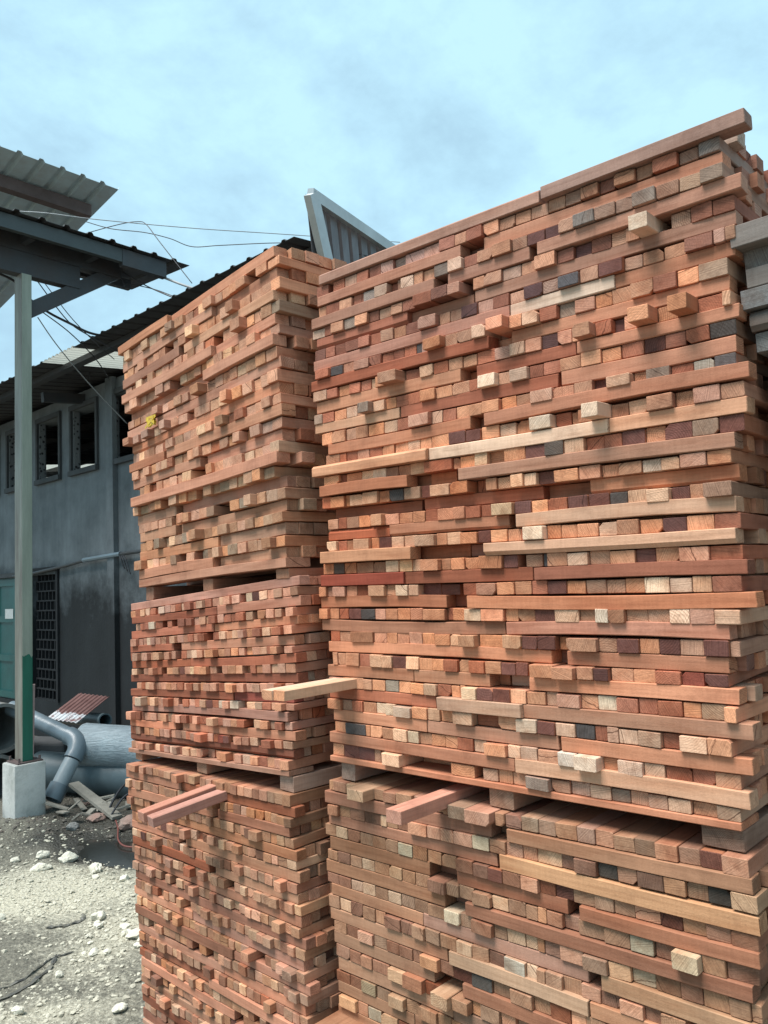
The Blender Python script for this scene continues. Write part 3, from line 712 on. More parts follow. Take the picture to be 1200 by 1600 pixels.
# the old grey pile beside the upper right one: only a narrow strip of it shows
GO = RU.pt(0, 0, 0)
zt = 0.675
grows = [('S', -.005, .10, -.034), ('E', .035, .11, -.045), ('S', .02, .12, -.05), ('E', .015, .10, -.038), ('S', .03, .11, -.045), ('E', .045, .12, -.05),
         ('S', .075, .16, -.07), ('E', .06, .15, -.065), ('S', .08, .2, -.08), ('E', .085, .2, -.075), ('S', .10, .2, -.085), ('E', .12, .2, -.09)]
for i, (kd, b0, _, u_) in enumerate(grows):
    hh = 0.045 if i in (0, 1) else 0.040
    zc = zt - 0.043 * i
    for j in range(7 if kd == 'E' else 1):
        if kd == 'S':
            new_piece(RU.pt(u_ - 0.55, b0 + 0.025, zc), RU.A, -RU.B, Vector((0, 0, 1)), 0.55, 0.055, hh, 'K', 'lengthwise', 'old grey pile', i + 1, 0, 0, (1, 1, 1), 1,
                  wane=0.010 if i == 4 else None)
        else:
            new_piece(RU.pt(u_ - 0.03 - j * 0.066, b0, zc), RU.B, RU.A, Vector((0, 0, 1)), 0.6, 0.062, hh, 'K', 'end-on', 'old grey pile', i + 1, 0, 0, (1, 1, 1), j + 1)
zc = zt - 0.043 * len(grows)
i = len(grows)
while EYE + zc > 0.12:
    i += 1
    new_piece(RU.pt(-.10 - 0.55, 0.24, zc), RU.A, -RU.B, Vector((0, 0, 1)), 0.55, 0.055, 0.041, 'K', 'lengthwise', 'old grey pile', i, 9)
    zc -= 0.043

# loose battens that stick far out of the piles
def stick(pile, u, k, prot, l, w, h, code, label, du=0.0, drop=0.0, lift=0.0, bend=0.0):
    z = pile.zat(k, u) + h / 2 + lift
    a = pile.pt(u + du, -prot, z - drop); c_ = pile.pt(u + bend, l - prot, z + drop * 0.2)
    ex = (c_ - a).normalized()
    ey = (pile.A - ex * pile.A.dot(ex)).normalized(); ez = ex.cross(ey)
    new_piece(a, ex, ey, ez, l, w, h, code, 'sticking', pile.name, k, 0, prot, pile.tone, 0, label)
stick(RU, 1.150, 38, 0.275, 0.85, 0.046, 0.028, 'Y', 'near one of two cream battens jutting far out between the right and left piles')
stick(RU, 1.199, 38, 0.282, 0.85, 0.044, 0.027, 'Y', 'far one of two cream battens jutting far out between the right and left piles', du=-0.004)
stick(RL, 0.775, 1, 0.200, 0.75, 0.050, 0.033, 'Q', 'single pinkish batten jutting out of the gap under the upper right pile', du=0.0, drop=0.0, lift=0.022)
stick(LB, 0.470, 1, 0.26, 0.75, 0.044, 0.030, 'Q', 'upper left one of two pinkish battens sliding out below the middle left pile', du=-0.02, drop=0.078, lift=0.030, bend=-0.05)
stick(LB, 0.405, 1, 0.25, 0.75, 0.046, 0.031, 'Q', 'lower right one of two pinkish battens sliding out below the middle left pile', du=-0.0, drop=0.095, lift=0.034, bend=-0.08)
stick(RL, 1.165, 21, 0.10, 0.7, 0.125, 0.045, 'T', 'wide pale pink board end at the bottom left foot of the lower right pile', lift=0.0)

def shape(p, detail):
    l, w, h = p['l'], p['w'], p['h']
    r = random.Random(hash((round(p['P'].x, 4), round(p['P'].y, 4), round(p['P'].z, 4))) & 0xffffff)
    if detail == 0:
        vs = [(x, y, z) for x in (0, l) for y in (-w / 2, w / 2) for z in (-h / 2, h / 2)]
        fs = [(0, 1, 3, 2), (4, 6, 7, 5), (0, 4, 5, 1), (2, 3, 7, 6), (0, 2, 6, 4), (1, 5, 7, 3)]
        return vs, fs, [1, 1, 0, 0, 0, 0], r
    ch = [r.uniform(0.0008, 0.0022) for _ in range(4)]
    if r.random() < 0.10: ch[r.randrange(4)] = r.uniform(0.005, 0.011)      # a waney corner
    if p.get('wane'): ch = [p['wane']] * 4
    ce = r.uniform(0.0006, 0.0016)
    sk, sz = r.gauss(0, 0.025), r.gauss(0, 0.03)                            # saw cut not quite square
    xs = [0, ce] + ([l * 0.33, l * 0.66] if l > 0.35 else []) + [l - ce, l]
    bw_ = r.gauss(0, 0.0016) + (r.gauss(0, 0.002) if l > 0.5 else 0)
    bow = [0, 0] + ([bw_, bw_ * r.uniform(.7, 1)] if l > 0.35 else []) + [0, 0]
    vs = []
    for i, x in enumerate(xs):
        ins = ce if i in (0, len(xs) - 1) else 0
        a, b = w / 2 - ins, h / 2 - ins
        tap = 1 + r.gauss(0, 0.006)
        prof = [(-a + ch[0], -b), (a - ch[1], -b), (a, -b + ch[1]), (a, b - ch[2]), (a - ch[2], b), (-a + ch[3], b), (-a, b - ch[3]), (-a, -b + ch[0])]
        for (y, z) in prof:
            xx = x + (sk * y + sz * z) * (1 if i < 2 else 0.5 if i >= len(xs) - 2 else 0)
            vs.append((xx, y * tap, z + bow[i]))
    n = len(xs)
    fs = [(i * 8 + j, i * 8 + (j + 1) % 8, (i + 1) * 8 + (j + 1) % 8, (i + 1) * 8 + j) for i in range(n - 1) for j in range(8)]
    en = [1 if i == 0 or i == n - 2 else 0 for i in range(n - 1) for j in range(8)]
    fs += [tuple(range(7, -1, -1)), tuple(range((n - 1) * 8, n * 8))]
    en += [1, 1]
    return vs, fs, en, r

def colours(p, r):
    e, s_, _ = TINT[p['code']]
    k = math.exp(r.gauss(0, 0.14)); warm = r.gauss(0, 0.05)
    k2_ = k * math.exp(r.gauss(0, 0.08))
    if p['kind'] == 'lengthwise': e = tuple((a + b) / 2 * 0.9 for a, b in zip(e, s_))
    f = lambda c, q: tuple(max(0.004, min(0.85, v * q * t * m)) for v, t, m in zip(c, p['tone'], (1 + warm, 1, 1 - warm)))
    return f(e, k2_), f(s_, k)

def attrs(me, gvec, tint, endf, seedv):
    me.attributes.new('gvec', 'FLOAT_VECTOR', 'POINT').data.foreach_set('vector', np.asarray(gvec, dtype=np.float32).ravel())
    me.attributes.new('tint', 'FLOAT_COLOR', 'FACE').data.foreach_set('color', np.asarray(tint, dtype=np.float32).ravel())
    me.attributes.new('endf', 'FLOAT', 'FACE').data.foreach_set('value', np.asarray(endf, dtype=np.float32))
    me.attributes.new('seed', 'FLOAT', 'FACE').data.foreach_set('value', np.asarray(seedv, dtype=np.float32))

def to_px(P):
    d = P - Vector((0, 0, EYE)); w = d.dot(_fw)
    return (600 + F_PX * d.dot(_r) / w, 800 - F_PX * d.dot(_u) / w) if w > 0.05 else None
def px_area(p):
    if p['line'] != 0: return 0.0
    if p['kind'] == 'lengthwise':
        q = [p['P'] + p['ex'] * a + p['ey'] * (p['w'] / 2) + p['ez'] * b for a, b in ((0, -p['h'] / 2), (p['l'], -p['h'] / 2), (p['l'], p['h'] / 2), (0, p['h'] / 2))]
    else:
        q = [p['P'] + p['ey'] * a + p['ez'] * b for a, b in ((-p['w'] / 2, -p['h'] / 2), (p['w'] / 2, -p['h'] / 2), (p['w'] / 2, p['h'] / 2), (-p['w'] / 2, p['h'] / 2))]
    q = [to_px(v) for v in q]
    if any(v is None for v in q): return 0.0
    q = [(min(max(x, 0), 1200), min(max(y, 0), 1600)) for x, y in q]
    if 'left' in p['pile']: q = [(min(x, 505), y) for x, y in q]
    ar = abs(sum(q[i][0] * q[(i + 1) % 4][1] - q[(i + 1) % 4][0] * q[i][1] for i in range(4))) / 2
    if p['kind'] != 'lengthwise': ar *= 1 + max(0, p['prot']) * 14
    return ar * (30 if p['kind'] == 'sticking' else 1)
for p in PIECES: p['area'] = px_area(p)
single = sorted([p for p in PIECES if p['area'] > 0], key=lambda p: -p['area'])[:300]
for p in single: p['own'] = True

ORD1 = ['first', 'second', 'third', 'fourth', 'fifth', 'sixth', 'seventh', 'eighth', 'ninth', 'tenth', 'eleventh', 'twelfth', 'thirteenth', 'fourteenth',
        'fifteenth', 'sixteenth', 'seventeenth', 'eighteenth', 'nineteenth']
def ordinal(n):
    if n < 20: return ORD1[n - 1]
    t = {2: 'twent', 3: 'thirt', 4: 'fort'}[n // 10]
    return t + 'ieth' if n % 10 == 0 else t + 'y-' + ORD1[n % 10 - 1]
def label_of(p):
    if p['label']: return p['label']
    words = TINT[p['code']][2]
    jut = 'jutting ' if p['prot'] > 0.02 else ''
    if p['kind'] == 'end-on':
        return f"{jut}{words} batten end, {ordinal(p['order'])} from right in {ordinal(p['row'])} layer down, {p['pile']}"
    return f"{words} lengthwise batten, {ordinal(p['order'])} from right in {ordinal(p['row'])} layer down, {p['pile']}"

SV, SF, SG, ST, SE, SS = [], [], [], [], [], []
for p in PIECES:
    own = p.get('own')
    vs, fs, en, r = shape(p, 1 if p['line'] <= 1 else 0)
    ce, cs = colours(p, r)
    off = (0.0, r.uniform(-0.06, 0.06), r.uniform(-0.06, 0.06))
    sd = r.uniform(0, 50)
    g = [(v[0], v[1] + off[1], v[2] + off[2]) for v in vs]
    t = [(*(ce if e else cs), 1) for e in en]
    if own:
        me = bpy.data.meshes.new("wood_batten")
        me.from_pydata(vs, [], fs)
        me.materials.append(M_WOOD)
        attrs(me, g, t, en, [sd] * len(fs))
        o = bpy.data.objects.new("wood_batten", me)
        ex, ey, ez, P = p['ex'], p['ey'], p['ez'], p['P']
        o.matrix_world = Matrix(((ex.x, ey.x, ez.x, P.x), (ex.y, ey.y, ez.y, P.y), (ex.z, ey.z, ez.z, P.z), (0, 0, 0, 1)))
        COL.objects.link(o)
        tag(o, label_of(p), 'batten', 'sawn battens stacked crosswise in the piles')
    else:
        M = np.array((p['ex'], p['ey'], p['ez']))
        b0 = len(SV)
        SV.extend((np.array(vs) @ M + np.array(p['P'])).tolist())
        SF.extend(tuple(i + b0 for i in f) for f in fs)
        SG.extend(g); ST.extend(t); SE.extend(en); SS.extend([sd] * len(fs))
me = bpy.data.meshes.new("stacked_battens")
me.from_pydata(SV, [], SF)
me.materials.append(M_WOOD)
attrs(me, SG, ST, SE, SS)
o = bpy.data.objects.new("stacked_battens", me)
COL.objects.link(o)
tag(o, 'all the smaller reddish brown battens filling the crosswise stacked piles', 'battens', kind='stuff')

# pallets under each pile: deck boards and feet
def pallet(pile, bottom, z_low_near, z_low_far, label, code_deck, code_foot, feet, deck=True, below=None):
    (un, zn), (uf, zf) = bottom
    root = empty('pallet', pile.pt((un + uf) / 2, pile.depth / 2, min(z_low_near, z_low_far)))
    tag(root, label, 'pallet', 'pallets under the timber piles')
    root_inv = Matrix.Translation(-Vector(root.location))
    th = 0.030 if pile is LT else 0.016
    def piece(name, P, ex, ey, ez, l, w, h, code):
        q = dict(P=P, ex=ex, ey=ey, ez=ez, l=l, w=w, h=h, code=code, kind='lengthwise', tone=(1, 1, 1))
        vs, fs, en, r = shape(q, 1)
        ce, cs = colours(q, r)
        M = np.array((ex, ey, ez))
        me = bpy.data.meshes.new(name)
        me.from_pydata((np.array(vs) @ M + np.array(P - Vector(root.location))).tolist(), [], fs)
        me.materials.append(M_WOOD)
        attrs(me, [(v[0], v[1] + 0.03, v[2] + 0.02) for v in vs], [(*(ce if e else cs), 1) for e in en], en, [r.uniform(0, 50)] * len(fs))
        o = bpy.data.objects.new(name, me); COL.objects.link(o); o.parent = root
    R = (pile.A * (uf - un) + Vector((0, 0, zf - zn))).normalized(); Zv = pile.B.cross(R).normalized()
    zd = lambda u: zn + (zf - zn) * (u - un) / (uf - un)
    if deck:
        for b in (0.0, 0.20, 0.44, 0.68, 0.92, pile.depth - 0.10):
            piece('deck_board', pile.pt(un - 0.004, b + 0.05 - (0.012 if b == 0 else 0), zn - th / 2 - 0.001), R, -pile.B, Zv, (uf - un) + 0.012, 0.095, th, code_deck)
    top = th + 0.002 if deck else 0.001
    for (u, w) in feet:
        zl = z_low_near + (z_low_far - z_low_near) * (u - un) / (uf - un) + 0.002
        zh = zd(u) - top - 0.001
        piece('foot', pile.pt(u, 0.006, (zl + zh) / 2), pile.B, pile.A, Vector((0, 0, 1)), pile.depth - 0.03, w, zh - zl, code_foot)
e44 = RU.edge(44)
pallet(RU, e44, RL.zat(0, 0.03), RL.zat(0, 1.23), 'pallet with orange deck board and grey feet under the upper right pile', 'O', 'G', [(0.085, 0.085), (0.63, 0.075), (1.185, 0.06)])
pallet(LT, LT.edge(27), LM.zat(0, 0.0), LM.zat(0, 1.1), 'pallet with brown feet holding up the upper left pile', 'T', 'T', [(0.03, 0.07), (0.50, 0.07), (0.97, 0.07)])
pallet(LM, LM.edge(20), LB.zat(0, 0.0), LB.zat(0, 1.08), 'pallet with a grey double foot holding up the middle left pile', 'T', 'G', [(0.06, 0.075), (0.58, 0.07), (1.08, 0.06)])
pallet(LB, LB.edge(30), -EYE - 0.05, -EYE - 0.05, 'grey pallet on the ground under the lower left pile', 'G', 'K', [(0.0, 0.09), (0.45, 0.09), (0.93, 0.09)])
pallet(RL, RL.edge(30), -EYE - 0.05, -EYE - 0.05, 'grey pallet on the ground under the lower right pile', 'G', 'K', [(0.08, 0.09), (0.62, 0.09), (1.16, 0.09)])

# scrap of yellow tape caught between battens
mb = MB()
yb = LT.pt(0.865, -0.016, LT.zat(11, 0.865) + 0.005)
for q in range(7):
    r_ = random.Random(q)
    pts = [yb + LT.A * (r_.uniform(-.04, .04)) - LT.B * (r_.uniform(0.0, .02)) + Vector((0, 0, r_.uniform(-.016, .028))) for _ in range(5)]
    wv = Vector((0, 0, 0.010))
    for i in range(4):
        a_, b_ = pts[i], pts[i + 1]
        nrm = (b_ - a_).cross(wv).normalized() * 0.0006
        mb.add([a_ - nrm, b_ - nrm, b_ + wv - nrm, a_ + wv - nrm, a_ + nrm, b_ + nrm, b_ + wv + nrm, a_ + wv + nrm],
               [(0, 1, 2, 3), (7, 6, 5, 4), (0, 4, 5, 1), (1, 5, 6, 2), (2, 6, 7, 3), (3, 7, 4, 0)])
tag(mb.build('yellow_tape', M_YELLOW), 'crumpled scrap of yellow tape on the face of the upper left pile', 'tape')

# ------------------------------------------------------------------ building behind, in its own frame: X to the right along the wall, Y into it, Z up
BY = radians(47.5)
BA, BN = Vector((-sin(BY), cos(BY), 0)), Vector((cos(BY), sin(BY), 0))
BO = Vector((-3.157, 8.901, 0))
def frame_at(o, name, label, cat, group=None):
    e = empty(name, o, BY - pi / 2)         # local X = -BA, local Y = BN
    return tag(e, label, cat, group)
bld = frame_at(BO, 'workshop_building', 'dark grey rendered workshop with clerestory openings and corrugated overhanging roof', 'building')
# note X = -u
X0, X1, DEP = -14.0, 4.25, 5.0
openings = []
for c in np.arange(-13.4, 4.2, 0.94):
    openings.append((c - 0.06, c + 0.54))
shift = -0.79 - min(openings, key=lambda o: abs(o[0] + 0.79))[0]
openings = [(a + shift, b + shift) for a, b in openings if b + shift < 4.2 and a + shift > -13.8]
ZS, ZT, ZB = 3.235, 3.975, 4.17
door = (-3.75, -2.46, 0.40, 2.02)
latt = (-1.95, -1.22, 0.46, 2.06)
mb = MB()
mb.box(X0, door[0], 0, 0.2, -0.1, door[3])
mb.box(door[0], door[1], 0, 0.2, -0.1, door[2] - .001)
mb.box(door[1], latt[0], 0, 0.2, -0.1, door[3])
mb.box(latt[0], latt[1], 0, 0.2, -0.1, latt[2])
mb.box(latt[1], X1, 0, 0.2, -0.1, door[3])
mb.box(X0, X1, 0, 0.2, door[3], ZS)
mb.box(X0, X1, 0.0, 0.2, ZT, ZB)
xs = [X0] + [v for o in openings for v in o] + [X1]
for i in range(0, len(xs), 2): mb.box(xs[i], xs[i + 1], 0, 0.095, ZS, ZT)
mb.box(X0, X0 + .15, 0.2, DEP, 0, 4.3); mb.box(X1 - .15, X1, 0.2, DEP, 0, 4.3); mb.box(X0, X1, DEP, DEP + .2, 0, 4.55)
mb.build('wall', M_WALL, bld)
mb = MB(); mb.box(X0 + .15, X1 - .15, 0.22, DEP - .01, 0.002, 0.05); mb.build('floor', M_INSIDE, bld)
for (a, b) in openings:
    if a < -4.5: continue
    w = MB()
    t = 0.045
    w.box(a - t, b + t, -0.035, -0.002, ZT, ZT + .06); w.box(a - t, b + t, -0.05, -0.002, ZS - .06, ZS)
    w.box(a - t, a, -0.03, -0.002, ZS, ZT); w.box(b, b + t, -0.03, -0.002, ZS, ZT)
    fr = w.build('window_frame', M_CONCDARK, bld)
    s = MB()
    s.box(a + .002, a + .018, 0.004, 0.075, ZS + .002, ZT - .002)
    s.build('pierced_reveal', M_SPECK, fr)
# a wider column in front of the clerestory line
for cx in (0.27,):
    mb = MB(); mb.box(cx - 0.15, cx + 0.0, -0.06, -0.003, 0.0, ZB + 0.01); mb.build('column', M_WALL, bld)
# pierced block screen: courses of hollow blocks
mb = MB()
nx_, nz_ = 7, 13
bw, bh = (latt[1] - latt[0]) / nx_, (latt[3] - latt[2]) / nz_
for i in range(nz_ + 1): mb.box(latt[0], latt[1], 0.05, 0.15, latt[2] + i * bh - .009, latt[2] + i * bh + .009)
for j in range(nz_):
    o_ = 0.0 if j % 2 else bw / 2
    for i in range(nx_ + 1):
        xx = min(max(latt[0] + i * bw + o_, latt[0]), latt[1])
        mb.box(xx - .008, xx + .008, 0.052, 0.148, latt[2] + j * bh + .0095, latt[2] + (j + 1) * bh - .0095)
mb.build('pierced_block_screen', M_SCREEN, bld)
mb = MB(); mb.box(latt[0] - .04, latt[1] + .06, -0.03, -0.002, latt[3], latt[3] + .05); mb.box(latt[1], latt[1] + .05, -0.03, -.002, latt[2], latt[3]); mb.build('screen_surround', M_SCREEN, bld)
# teal door
d0, d1, dz0, dz1 = door
mb = MB(); mb.box(d0 + .002, d1 - .002, 0.03, 0.07, dz0 + .002, dz1 - .002)
dr = mb.build('door', M_TEAL, bld)
mb = MB()
for zz_ in (dz0 + .02, dz0 + .50, dz0 + 1.02, dz1 - .11): mb.box(d0 + .01, d1 - .01, 0.005, 0.029, zz_, zz_ + .085)
for xx in (d0 + .01, (d0 + d1) / 2 - .05, d1 - .10): mb.box(xx, xx + .09, 0.008, 0.0295, dz0 + .02, dz1 - .03)
mb.build('door_rail', M_TEAL, dr)
mb = MB(); mb.box(d1 - .34, d1 - .08, 0.0, 0.0045, dz0 + 1.07, dz0 + 1.20); mb.build('paper_notice', M_PAPER, dr)
mb = MB(); mb.box(d0 - .1, d1 + .12, -0.05, -.002, dz1, dz1 + .06); mb.build('door_lintel', M_CONCDARK, bld)
# conduit with brackets
mb = MB(); mb.tube([(-2.4, -0.05, 2.03), (-1.9, -0.05, 2.04), (-0.9, -0.055, 2.10), (-0.3, -0.06, 2.15), (0.6, -0.06, 2.17), (2.5, -.06, 2.19)], 0.02, 8)
cd = mb.build('conduit', M_DARKSTEEL, bld, True, 40)
mb = MB(); mb.tube([(-0.42, -0.062, 2.143), (0.42, -0.062, 2.168)], 0.027, 8); mb.build('sleeve', M_PVC, cd, True, 40)
for k in range(3):
    mb = MB(); mb.tube([(0.40 + .03 * k, -0.065, 2.17), (0.47 + .05 * k, -.08, 2.10), (0.5 + .06 * k, -.06, 2.0 - .03 * k)], 0.008, 6); mb.build('cable_end', M_WIRE, cd)

def corrugated(mb, P, du, dv, Lu, Lv, period, rib, top, th=0.004, side=1, skip=None, mi=0):
    """trapezoid ribbed sheet: du across the ribs, dv along them, normal = du x dv; 'skip' leaves out a run of ribs"""
    du, dv = Vector(du).normalized(), Vector(dv).normalized()
    n = du.cross(dv).normalized() * side
    prof = []
    x = 0.0
    while x < Lu - 1e-6:
        prof += [(x, 0.0), (min(Lu, x + period - 2 * top), 0.0), (min(Lu, x + period - 1.5 * top), rib), (min(Lu, x + period - .5 * top), rib)]
        x += period
    prof.append((Lu, 0.0))
    pr = [prof[0]]
    for q in prof[1:]:
        if q[0] > pr[-1][0] + 1e-5: pr.append(q)
    m = len(pr)
    vs = []
    for v in (0, Lv):
        for dz in (0, th):
            vs += [Vector(P) + du * q[0] + dv * v + n * (q[1] + dz) for q in pr]
    fs = []
    for i in range(m - 1):
        fs += [(i, i + 1, 2 * m + i + 1, 2 * m + i), (m + i, 3 * m + i, 3 * m + i + 1, m + i + 1), (i, m + i, m + i + 1, i + 1), (2 * m + i, 2 * m + i + 1, 3 * m + i + 1, 3 * m + i)]
    fs += [(0, 2 * m, 3 * m, m), (m - 1, 2 * m - 1, 4 * m - 1, 3 * m - 1)]
    mb.add(vs, fs, mi)

# roof: eave 0.9 m in front of the wall, rising gently inwards, with strips of fibreglass among the sheets
EV, EZ, SL = -0.9, 4.15, 0.10
strips = [(0.40, 1.08), (-10.5, -8.0)]
dv = Vector((0, 1, SL)).normalized()
LV = (DEP + 0.4 - EV) / dv.y
cuts = sorted(strips)
x = X0 - .2
mb = MB()
for (a, b) in cuts + [(X1 + .12, None)]:
    if a > x: corrugated(mb, (x, EV, EZ), (1, 0, 0), dv, a - x, LV, 0.20, 0.016, 0.026)
    if b is not None:
        mc = MB()
        corrugated(mc, (a + .002, EV + (0.0 if a > 0 else 2.92), EZ + .003 + (0 if a > 0 else 2.92 * SL)), (1, 0, 0), dv, b - a - .004, (LV if a > 0 else 2.38), 0.085, 0.012, 0.02)
        mc.build('skylight', M_CLEAR, bld)
        if a < 0: corrugated(mb, (a, EV, EZ), (1, 0, 0), dv, b - a, 2.9, 0.20, 0.016, 0.026); corrugated(mb, Vector((a, EV, EZ)) + dv * 5.32, (1, 0, 0), dv, b - a, LV - 5.33, 0.20, 0.016, 0.026)
        x = b
roof = mb.build('roof', M_DARKROOF, bld)
mb = MB()
for v in (-0.68, 0.42, 1.3, 2.3, 3.3, 4.3):
    zz_ = EZ + (v - EV) * SL
    mb.box(X0, X1 + .05, v, v + (0.09 if v < 0 else .06), zz_ - (.06 if v < 0 else .105), zz_ - .004)
mb.build('purlin', M_DARKSTEEL, roof)
mb = MB()
for xx in np.arange(-13.5, 4.3, 2.6):
    p0, p1 = (xx, EV + .40, EZ - .13), (xx, DEP - .05, EZ - .16 + (DEP - EV - .17) * SL)
    mb.bar(p0, p1, 0.07, 0.11)
mb.build('rafter', M_DARKSTEEL, roof)
for xx in (0.02, 0.13):
    mb = MB(); mb.tube([(xx, -0.25, ZB - .02), (xx, -0.25, ZB + .045)], .008, 6); mb.build('anchor_rod', M_DARKSTEEL, roof)

# ------------------------------------------------------------------ post-and-bracket canopy at the left edge
CP = Vector((-2.89, 6.45, 0))
can = empty('canopy', CP, BY)       # local X = BN (right and away), local Y = BA (left and away)
tag(can, 'open sided canopy on one pale and green steel post with dark bracket beams', 'canopy')
mb = MB(); mb.box(-.20, .045, -.12, .12, -.15, .44, ch=0.012)
mb.build('plinth', M_PLINTH, can, True, 40)
mb = MB(); mb.box(-.17, .03, -.105, .105, .44, .452)
for sx in (-.15, .01):
    for sy in (-.085, .085): mb.tube([(sx, sy, .45), (sx, sy, .485)], .009, 6)
mb.build('base_plate', M_RUSTSTEEL, can)
mb = MB(); mb.box(-.12, -.035, -.072, .072, .452, 4.42, ch=0.006)
mb.build('post', M_POST, can)
mb = MB(); mb.bar((-.05, 0, 4.12), (.74, 0, 4.66), 0.07, 0.12); mb.build('brace', M_DARKSTEEL, can)
mb = MB(); mb.box(-1.9, .79, -.05, .05, 4.615, 4.765); mb.box(-.9, .40, -.045, .045, 4.42, 4.613); mb.build('beam', M_DARKSTEEL, can)
mb = MB(); mb.box(.79, .795, -.045, .045, 4.62, 4.76); mb.build('beam_end', M_FASCIA, can)
mb = MB(); mb.box(-2.4, .66, -.31, -.26, 4.655, 4.775); mb.build('fascia_purlin', M_FASCIA, can)
mb = MB(); mb.box(.66, 1.10, -.315, -.25, 4.625, 4.775);  mb.build('outrigger', M_DARKSTEEL, can)
for yy in (0.35,):
    mb = MB(); mb.box(-2.4, 1.12, yy, yy + .06, 4.79 + yy * .07 - .10, 4.79 + yy * .07 - .008); mb.build('purlin', M_DARKSTEEL, can)
for xx in (-.10, .45): 
    mb = MB(); mb.bar((xx, -.24, 4.705), (xx, .60, 4.76), .05, .10); mb.build('rafter', M_DARKSTEEL, can)
mb = MB(); corrugated(mb, (-2.5, -.36, 4.785), (1, 0, 0), (0, 1, .07), 3.82, 1.05, 0.205, 0.022, 0.03)
mb.build('roof_sheet', M_DARKROOF, can)
mb = MB()
for (xx, yy) in ((-.30, .1), (-.05, .15), (.1, .35)):
    mb.box(xx, xx + .2, yy, yy + .16, 4.875, 4.90)
mb.build('roof_debris', M_PAPER, can)

# higher galvanised roof behind the canopy
hr = empty('galvanised_roof', CP + BA * 2 + BN * 1.9, BY)
tag(hr, 'silver ribbed sheet roof seen from below above the dark canopy', 'roof')
rv = Vector((0, 1, -0.144)).normalized()
mb = MB(); corrugated(mb, (-3.09, 0, 6.654), (1, 0, 0), rv, 3.12, 4.4, 0.245, 0.035, 0.04)
mb.build('roof_sheet', M_GALV, hr)
mb = MB(); mb.box(-3.1, -0.12, .42, .49, 6.654 - .42 * .144 - .155, 6.654 - .49 * .144 - .012); mb.box(-3.1, -.12, .42, .54, 6.654 - .42 * .144 - .17, 6.654 - .42 * .144 - .156); mb.build('purlin', M_RUSTSTEEL, hr)
mb = MB(); mb.box(-3.1, -0.3, 3.0, 3.07, 6.654 - 3.07 * .144 - .15, 6.654 - 3.07 * .144 - .012); mb.build('purlin', M_RUSTSTEEL, hr)
mb = MB()
mb.bar((-1.38, .5, 6.47), (-1.55, 1.6, 5.3), .09, .12); mb.bar((-1.42, .5, 6.46), (-1.1, 1.9, 5.4), .05, .07)
mb.bar((-1.55, 3.02, 6.2), (-1.55, 1.4, 5.35), .06, .09)
mb.bar((-1.55, 1.5, -0.1), (-1.55, 1.5, 5.45), .12, .12, up=(0, 1, 0))
mb.build('bracket', M_RUSTSTEEL, hr)

# ------------------------------------------------------------------ tilted cladding panel behind the piles
K78 = lambda x, y, z: Vector((x * .78, y * .78, (z - 1.72) * .78 + 1.72))
A_, B_, C_ = K78(-.552, 6.5, 5.089), K78(-.462, 6.85, 4.62), K78(.55, 8.55, 5.17)
pan = empty('cladding_panel', B_)
tag(pan, 'tilted grey ribbed cladding panel with bright zinc edging rising behind the piles', 'panel')
du = (C_ - A_); dn = (B_ - A_).normalized()
dn = (dn + Vector((-0.10, -0.02, -0.35))).normalized()
mb = MB(); corrugated(mb, A_ - B_, du, dn, du.length, 1.5, 0.145, 0.02, 0.026, side=1)
mb.build('ribbed_sheet', M_PANEL, pan)
nn = du.cross(dn).normalized()
mb = MB()
e1 = (B_ - A_).normalized()
sd_ = nn if nn.y < 0 else -nn
mb.bar(A_ - B_ + sd_ * .035, du + A_ - B_ + sd_ * .035, 0.07, 0.05, up=sd_)
mb.build('top_flashing', M_FLASH, pan)
mb = MB()
mb.bar(A_ - B_ + sd_ * .04, A_ - B_ + e1 * 1.4 + sd_ * .04 , 0.10, 0.055, up=sd_)
mb.build('end_flashing', M_FLASH, pan)
mb = MB(); q0 = du * .5 + dn * .7 + A_ - B_ - sd_ * .12
mb.bar(q0, Vector((q0.x, q0.y, -B_.z - .05)), .1, .1, up=(0, 1, 0)); mb.build('support_post', M_DARKSTEEL, pan)

# ------------------------------------------------------------------ pipes and scrap along the wall
def thing_at(name, loc, label, cat, group=None): return tag(empty(name, loc), label, cat, group)
def rel(o, *pts): return [Vector(p) - Vector(o.location) for p in pts]
mb = MB()
p0, p1 = Vector((-2.72, 7.05, 0.43)), Vector((-1.35, 6.75, 0.34))
n_ = 26
pts = [p0.lerp(p1, i / n_) for i in range(n_ + 1)]
mb.tube(pts, 0.185, 40)
for i, v in enumerate(mb.v):                                  # wrinkled wrapping
    vv_ = Vector(v); t = (vv_ - p0).dot((p1 - p0).normalized()); c_ = p0 + (p1 - p0).normalized() * t
    d_ = vv_ - c_
    k = mnoise.noise(Vector((t * 2.2, d_.z * 34, d_.y * 34))) * 0.6 + mnoise.noise(Vector((t * 7, d_.z * 60, d_.y * 60))) * .4
    mb.v[i] = tuple(c_ + d_ * (1 + 0.035 * k))
o = mb.build('wrapped_pipe', M_WRAP, None, True)
tag(o, 'thick pale blue grey pipe with wrinkled skin lying on another pipe', 'pipe')
mb = MB(); mb.hollow((-3.2, 7.25, 0.19), (-1.2, 6.55, 0.10), 0.165, 0.15)
tag(mb.build('large_pipe', M_PIPEDARK, None, True, 40), 'thick smooth dark grey pipe lowest on the ground beside the left pile', 'pipe')
mb = MB(); mb.hollow((-2.60, 7.25, 0.60), (-3.35, 8.1, 0.52), 0.062, 0.051)
tag(mb.build('short_pipe', M_PIPEDARK, None, True, 40), 'small grey pipe with its open round end beside the rusty sheet', 'pipe')
